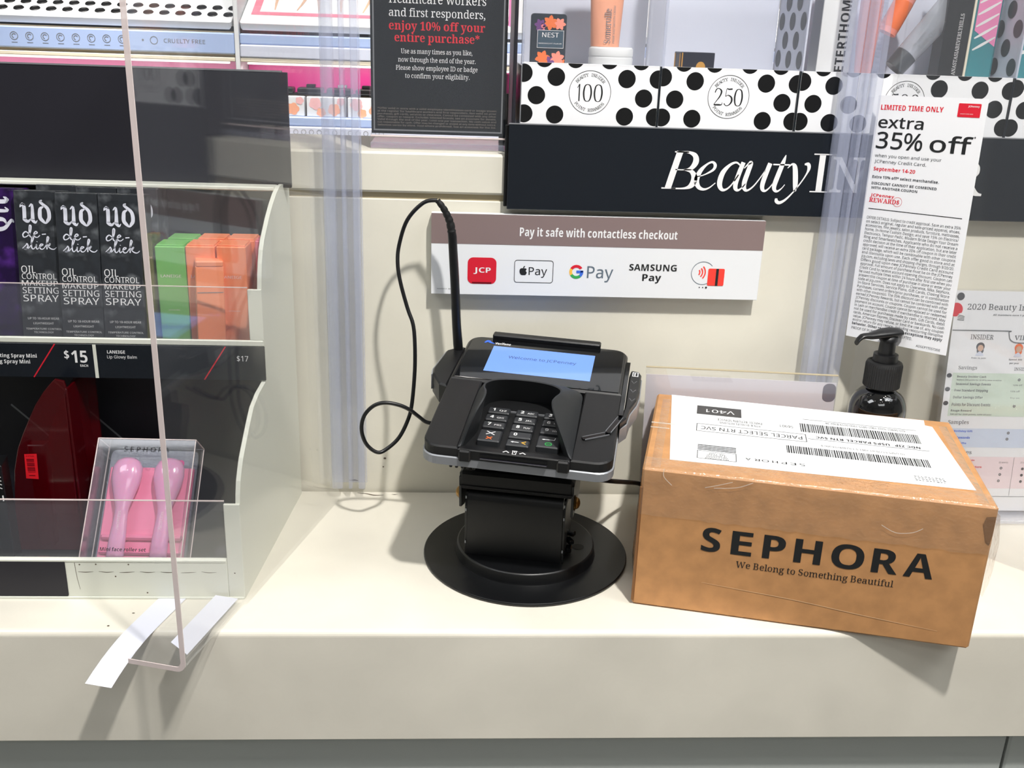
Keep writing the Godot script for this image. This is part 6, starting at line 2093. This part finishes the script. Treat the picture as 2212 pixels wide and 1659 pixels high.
	part(o, "head_block", mb, M.satin_black)
	mb = MB.new()
	var gp := MB.inset(hp, 0.0040)
	gp[0].y = 0.0245
	gp[1].y = 0.0245
	mb.prism(gp, Transform3D.IDENTITY, -0.001, 0.0006, 0.0003)
	var glass_black := mat("screen_glass", rgb(16, 17, 19), 0.05)
	var gl := part(o, "screen_glass", mb, glass_black)
	mb = MB.new()
	var ti := Transform3D(Basis.IDENTITY, Vector3(0, 0, 0.0007))
	mb.rect(-0.0588, 0.0432, 0.0525, 0.1063, ti)
	var scr := glow("screen_blue", rgb(112, 150, 226), 0.62)
	scr.roughness = 0.06
	var disp := part(gl, "display", mb, scr, "lit blue display")
	var dl := AreaLight3D.new()
	dl.name = "displaylight"
	disp.add_child(dl)
	dl.position = Vector3(-0.003, 0.0747, 0.002)
	dl.rotation = Vector3(0, PI, 0)
	dl.area_size = Vector2(0.11, 0.062)
	dl.light_color = rgb(112, 150, 226)
	dl.light_energy = 0.004
	dl.area_range = 2.0
	dl.area_attenuation = 2.0
	dl.shadow_enabled = true
	mb = MB.new()
	tfit(mb, "Welcome to JCPenney", -0.0385, 0.0765, 0.0345, 0.0850, ti, 0.0002, "sans")
	part(gl, "display_lettering", mb, mat("screen_ink", rgb(78, 100, 150), 0.2))
	mb = MB.new()
	mb.stroke([Vector3(-0.0700, 0.1120, 0.0018), Vector3(-0.0672, 0.1175, 0.0042), Vector3(-0.0640, 0.1140, 0.0034), Vector3(-0.0590, 0.1118, 0.0012)], ti, 0.0001, 1, 5)
	part(gl, "logo_mark", mb, M.ink_blue)
	mb = MB.new()
	tfit(mb, "Verifone", -0.0585, 0.1105, -0.0412, 0.1160, ti, 0.0001, "bold")
	part(gl, "logo_lettering", mb, M.print_white)
	mb = MB.new()
	mb.box(Vector3(-0.0035, 0.1290, 0.0028), Vector3(0.120, 0.010, 0.0066), 0.0014)
	part(o, "top_bar", mb, M.satin_black)
	# lip with the chip slot
	mb = MB.new()
	wedge(mb, V2([-0.0545, -0.0935, -0.0545, -0.1020, 0.0490, -0.1020, 0.0490, -0.0935]), -0.0192, func(_q: Vector2) -> float: return -0.0094, 0.001)
	var lip := part(o, "chip_lip", mb, M.satin_black)
	mb = MB.new()
	mb.box(Vector3(-0.0025, -0.1024, -0.0138), Vector3(0.062, 0.0012, 0.0030))
	part(lip, "chip_slot", mb, M.gloss_black)
	mb = MB.new()
	mb.box(Vector3(-0.0025, -0.1030, -0.0166), Vector3(0.062, 0.0030, 0.0012), 0.0004)
	part(lip, "slot_tongue", mb, M.header_black)
	for x in [-0.0480, 0.0430]:
		mb = MB.new()
		mb.box(Vector3(x, -0.1012, -0.0160), Vector3(0.0115, 0.0060, 0.0125), 0.0015)
		part(lip, "lip_block", mb, M.satin_black)
	mb = MB.new()
	var tl := Transform3D(Basis.IDENTITY, Vector3(0.0, 0.0, -0.0092))
	for x in [-0.0102, 0.0052]:
		mb.stroke([Vector3(x - 0.0028, -0.0992, 0.0012), Vector3(x, -0.0968, 0.0012), Vector3(x + 0.0028, -0.0992, 0.0012)], tl, 0, 1, 1, true)
	mb.frame(-0.0044, -0.1014, -0.0006, -0.0952, 0.0006, tl)
	mb.rect(-0.0050, -0.0956, 0.0, -0.0948, tl)
	mb.rect(-0.0029, -0.0980, -0.0021, -0.0958, tl)
	part(lip, "card_mark", mb, M.print_white)
	# keys
	var key_m := mat("key_grey", rgb(46, 48, 51), 0.42)
	var names_ := [["1", "QZ"], ["2", "ABC"], ["3", "DEF"], ["4", "GHI"], ["5", "JKL"], ["6", "MNO"], ["7", "PRS"], ["8", "TUV"], ["9", "WXY"]]
	for c in 3:
		for r in 5:
			if c != 1 and r == 4:
				continue
			var tall := c != 1 and r == 3
			var u := -0.0300 + 0.0278 * c
			var v := -0.0215 - 0.0147 * r
			var hh := 0.0108
			if tall:
				v = -0.0215 - 0.0147 * 3.45
				hh = 0.0205
			mb = MB.new()
			mb.prism(rrect(u - 0.0108, v - hh / 2, u + 0.0108, v + hh / 2, 0.0014, 2), Transform3D.IDENTITY, -0.0150, -0.0085, 0.0011)
			var key := part(o, "key", mb, key_m)
			var tk := Transform3D(Basis.IDENTITY, Vector3(u, v, -0.0083))
			var ink := MB.new()
			if r < 3:
				var q: Array = names_[r * 3 + c]
				tline(ink, q[0], -0.0062, -0.0024, 0.0070, tk, 0, "bold")
				tline(ink, q[1], 0.0006, -0.0026, 0.0040, tk, 0, "sans", 0.0074)
				part(key, "key_mark", ink, M.print_white)
			elif c == 1 and r == 3:
				tline(ink, "0", -0.0062, -0.0024, 0.0070, tk, 0, "bold")
				part(key, "key_mark", ink, M.print_white)
			elif c == 1:
				ink.stroke([Vector3(-0.0066, 0, 0.0004), Vector3(-0.0044, 0, 0.0026), Vector3(-0.0042, 0, 0.0009), Vector3(0.0008, 0, 0.0009)], tk, 0, 1, 1, true)
				part(key, "key_mark", ink, M.print_white)
				ink = MB.new()
				ink.stroke([Vector3(0.0074, 0.0022, 0.0011), Vector3(0.0036, 0, 0.0011), Vector3(0.0074, -0.0022, 0.0011)], tk, 0, 1, 1, true)
				part(key, "key_mark", ink, M.ink_yellow, "yellow arrow mark")
			elif c == 0:
				ink.stroke([Vector3(-0.0038, 0.0068, 0.0009), Vector3(0.0042, 0.0008, 0.0009)], tk, 0, 1, 1, true)
				ink.stroke([Vector3(-0.0038, 0.0008, 0.0009), Vector3(0.0042, 0.0068, 0.0009)], tk, 0, 1, 1, true)
				part(key, "key_mark", ink, M.print_white)
				ink = MB.new()
				ink.stroke([Vector3(-0.0024, -0.0034, 0.0010), Vector3(0.0030, -0.0078, 0.0010)], tk, 0, 1, 1, true)
				ink.stroke([Vector3(-0.0024, -0.0078, 0.0010), Vector3(0.0030, -0.0034, 0.0010)], tk, 0, 1, 1, true)
				part(key, "key_mark", ink, M.ink_orange, "orange cross mark")
			else:
				ink.stroke([Vector3(-0.0066, 0.0028, 0.0004), Vector3(-0.0044, 0.0028, 0.0024), Vector3(-0.0042, 0.0028, 0.0009), Vector3(0.0052, 0.0028, 0.0009), Vector3(0.0056, 0.0070, 0.0008)], tk, 0, 1, 1, true)
				part(key, "key_mark", ink, M.print_white)
				ink = MB.new()
				ink.arc(Vector2(0.0004, -0.0052), 0.0029, 0.0009, 0, 360, tk, 0, 24)
				ink.stroke([Vector3(-0.0011, -0.0052, 0.0009), Vector3(0.0019, -0.0052, 0.0009)], tk, 0, 1, 1, true)
				part(key, "key_mark", ink, M.ink_green, "green ring mark")
	mb = MB.new()
	mb.box(Vector3(-0.0025, -0.0128, -0.0142), Vector3(0.076, 0.0010, 0.0016))
	part(bed, "bed_ridge", mb, M.print_grey)
	# shield round the keypad: an outer skin rising to a rim, and an inner skin falling to the key bed
	var rim := smooth_path(PackedVector3Array([Vector3(-0.0525, -0.0965, -0.0092), Vector3(-0.0490, -0.0860, 0.0040), Vector3(-0.0440, -0.0730, 0.0160), Vector3(-0.0398, -0.0580, 0.0232), Vector3(-0.0410, -0.0440, 0.0232), Vector3(-0.0448, -0.0300, 0.0208), Vector3(-0.0452, -0.0160, 0.0178), Vector3(-0.0385, -0.0040, 0.0158), Vector3(-0.0250, 0.0030, 0.0146), Vector3(-0.0100, 0.0048, 0.0142), Vector3(0.0060, 0.0034, 0.0144), Vector3(0.0200, -0.0020, 0.0152), Vector3(0.0290, -0.0130, 0.0172), Vector3(0.0305, -0.0270, 0.0204), Vector3(0.0280, -0.0420, 0.0236), Vector3(0.0262, -0.0580, 0.0246), Vector3(0.0310, -0.0740, 0.0176), Vector3(0.0400, -0.0880, 0.0045), Vector3(0.0475, -0.0965, -0.0092)]), 5)
	var low := smooth_path(PackedVector3Array([Vector3(-0.0552, -0.0985, -0.0096), Vector3(-0.0556, -0.0840, -0.0086), Vector3(-0.0558, -0.0680, -0.0074), Vector3(-0.0560, -0.0540, -0.0064), Vector3(-0.0560, -0.0400, -0.0054), Vector3(-0.0560, -0.0240, -0.0042), Vector3(-0.0556, -0.0060, -0.0030), Vector3(-0.0535, 0.0130, -0.0016), Vector3(-0.0400, 0.0225, -0.0004), Vector3(-0.0100, 0.0235, -0.0004), Vector3(0.0200, 0.0235, -0.0004), Vector3(0.0400, 0.0215, -0.0004), Vector3(0.0480, 0.0130, -0.0016), Vector3(0.0492, -0.0060, -0.0030), Vector3(0.0494, -0.0260, -0.0044), Vector3(0.0496, -0.0460, -0.0058), Vector3(0.0498, -0.0660, -0.0072), Vector3(0.0500, -0.0840, -0.0086), Vector3(0.0500, -0.0985, -0.0096)]), 5)
	mb = MB.new()
	var a0 := []
	var mid := PackedVector3Array()
	var inn := PackedVector3Array()
	var flo := PackedVector3Array()
	var center := Vector3(-0.003, -0.04, 0)
	for i in rim.size():
		var w := (rim[i] - low[i])
		mid.append(low[i] + Vector3(w.x, w.y, 0) * 0.42 + Vector3(0, 0, w.z * 0.5))
		var inward := (center - rim[i])
		inward.z = 0
		inn.append(rim[i] + inward.normalized() * 0.0018 + Vector3(0, 0, -0.0004))
		flo.append(Vector3(lerpf(rim[i].x, low[i].x, 0.30), lerpf(rim[i].y, low[i].y, 0.45), -0.0152))
	mb.grid([rim, mid, low])
	mb.grid([inn, rim])
	mb.grid([flo, inn])
	part(o, "keypad_shield", mb, shield)
	# swipe track down the right side, with its fin
	mb = MB.new()
	mb.prism(V2([0.0888, -0.030, 0.0945, -0.018, 0.0965, 0.001, 0.1022, 0.022, 0.1040, 0.040, 0.1040, 0.080, 0.1015, 0.0865, 0.0930, 0.0880, 0.0915, 0.075, 0.0912, 0.002, 0.0882, -0.022]), Transform3D.IDENTITY, -0.0250, -0.0035, 0.0014)
	var fin := part(o, "swipe_fin", mb, M.satin_black)
	mb = MB.new()
	mb.prism(V2([0.0890, -0.032, 0.0955, -0.020, 0.0975, 0.001, 0.1034, 0.022, 0.1052, 0.040, 0.1052, 0.080, 0.1020, 0.0878, 0.1010, 0.0860, 0.1036, 0.079, 0.1036, 0.040, 0.1018, 0.022, 0.0958, 0.001, 0.0938, -0.018]), Transform3D.IDENTITY, -0.0256, -0.0098, 0.0008)
	part(fin, "silver_trim", mb, M.silver_plastic, "silver edge of the swipe fin")
	mb = MB.new()
	var tf := Transform3D(Basis.IDENTITY, Vector3(0, 0, -0.0033))
	mb.frame(0.0946, 0.0735, 0.1008, 0.0835, 0.0009, tf)
	mb.rect(0.0966, 0.0750, 0.0978, 0.0820, tf)
	part(fin, "card_mark", mb, M.print_white)
	mb = MB.new()
	for v in [0.060, 0.040, 0.020]:
		mb.stroke([Vector3(0.0945, v + 0.003, 0.0008), Vector3(0.0972, v - 0.003, 0.0008), Vector3(0.1000, v + 0.003, 0.0008)], tf, 0, 1, 1, true)
	part(fin, "arrow_mark", mb, M.print_grey)
	mb = MB.new()
	var sl := func(u: float, v: float) -> Vector3: return Vector3(u, v, -0.0003 + minf(0.0, (v - 0.022) * 0.072))
	var trk := [sl.call(0.0890, 0.100), sl.call(0.0886, -0.018), sl.call(0.0790, -0.0500), sl.call(0.0575, -0.0640)]
	for i in trk.size() - 1:
		var d: Vector3 = trk[i + 1] - trk[i]
		mb.box((trk[i] + trk[i + 1]) / 2 + Vector3(0, 0, 0.0002), Vector3(0.0042, d.length() + 0.003, 0.0012), 0.0, Basis(Vector3.BACK, atan2(-d.x, d.y)))
	part(o, "swipe_slot", mb, M.gloss_black)
	mb = MB.new()
	for i in [1, 2]:
		var d: Vector3 = trk[i + 1] - trk[i]
		var sd := Vector3(d.y, -d.x, 0).normalized() * 0.0026
		for sg in [-1, 1]:
			mb.box((trk[i] + trk[i + 1]) / 2 + sd * sg + Vector3(0, 0, 0.0004), Vector3(0.0005, d.length(), 0.0012), 0.0, Basis(Vector3.BACK, atan2(-d.x, d.y)))
	part(o, "slot_edge", mb, M.print_grey)
	# pen cradle on the left
	mb = MB.new()
	mb.prism(V2([-0.0895, 0.008, -0.0895, 0.104, -0.0965, 0.104, -0.1085, 0.092, -0.1125, 0.046, -0.1105, 0.034, -0.0985, 0.012]), Transform3D.IDENTITY, -0.0250, -0.0030, 0.0018)
	var cr := part(o, "pen_cradle", mb, M.satin_black)
	mb = MB.new()
	mb.prism(V2([-0.1092, 0.092, -0.1135, 0.046, -0.1118, 0.033, -0.1104, 0.034, -0.1124, 0.046, -0.1082, 0.092]), Transform3D.IDENTITY, -0.0220, -0.0050)
	part(cr, "silver_trim", mb, M.silver_plastic, "silver edge of the pen cradle")

	# pen standing in the cradle, its ribbed boot and looped cable
	var pen := thing("stylus_pen", "black stylus pen on a looped cable, standing in the terminal's cradle", "stylus", Vector3(0.0006, 0.19, 0.036))
	mb = MB.new()
	mb.tube(PackedVector3Array([Vector3(0.0016, 0.186, 0.0350), Vector3(0.0006, 0.1970, 0.0360), Vector3(-0.0012, 0.2200, 0.0380), Vector3(-0.0039, 0.2720, 0.0430), Vector3(-0.0069, 0.3172, 0.0470), Vector3(-0.0080, 0.3240, 0.0475)]), 0.0046, 10, PackedFloat32Array([0.0050, 0.0052, 0.0049, 0.0048, 0.0046, 0.0042]))
	part(pen, "barrel", mb, M.satin_black)
	mb = MB.new()
	var boot := smooth_path(PackedVector3Array([Vector3(-0.0076, 0.3220, 0.0475), Vector3(-0.0095, 0.3319, 0.0480), Vector3(-0.0129, 0.3401, 0.0490), Vector3(-0.0172, 0.3478, 0.0500), Vector3(-0.0225, 0.3543, 0.0500)]), 6)
	var rad := PackedFloat32Array()
	for i in boot.size():
		rad.append(lerpf(0.0046, 0.0030, float(i) / boot.size()) * (0.86 if i % 4 == 2 else 1.0))
	mb.tube(boot, 0.004, 12, rad)
	part(pen, "ribbed_boot", mb, M.matt_black)
	mb = MB.new()
	mb.tube(smooth_path(PackedVector3Array([Vector3(-0.0225, 0.3545, 0.0500), Vector3(-0.0367, 0.3517, 0.0507), Vector3(-0.0532, 0.3338, 0.0513), Vector3(-0.0618, 0.3073, 0.0520), Vector3(-0.0630, 0.2888, 0.0567), Vector3(-0.0600, 0.2703, 0.0613), Vector3(-0.0526, 0.2443, 0.0660), Vector3(-0.0466, 0.2282, 0.0707), Vector3(-0.0445, 0.2095, 0.0753), Vector3(-0.0443, 0.1803, 0.0800), Vector3(-0.0470, 0.1453, 0.0840), Vector3(-0.0508, 0.1284, 0.0880), Vector3(-0.0604, 0.1086, 0.0920), Vector3(-0.0735, 0.0968, 0.0960), Vector3(-0.0830, 0.0946, 0.1000), Vector3(-0.0941, 0.1036, 0.1000), Vector3(-0.0991, 0.1193, 0.1000), Vector3(-0.0965, 0.1351, 0.1000), Vector3(-0.0871, 0.1466, 0.1000), Vector3(-0.0751, 0.1509, 0.1000), Vector3(-0.0606, 0.1482, 0.0985), Vector3(-0.0490, 0.1420, 0.0960), Vector3(-0.0390, 0.1330, 0.0935), Vector3(-0.0290, 0.1255, 0.0910), Vector3(-0.0080, 0.1250, 0.0890), Vector3(0.0150, 0.1300, 0.0890)]), 6), 0.0021, 10)
	part(pen, "cable", mb, M.satin_black)
	var lead := thing("data_cable", "thick black cable running from under the terminal behind the parcel", "cable", Vector3(0.17, 0.0, 0.12))
	mb = MB.new()
	mb.tube(smooth_path(PackedVector3Array([Vector3(0.1340, 0.0835, 0.136), Vector3(0.1450, 0.0815, 0.133), Vector3(0.1635, 0.0756, 0.125), Vector3(0.1844, 0.0559, 0.085), Vector3(0.2032, 0.0395, 0.052), Vector3(0.2125, 0.0320, 0.0385), Vector3(0.2240, 0.0262, 0.0352), Vector3(0.2500, 0.0150, 0.0405), Vector3(0.2800, 0.0029, 0.0480)]), 6), 0.0026, 12)
	part(lead, "cable", mb, M.satin_black)
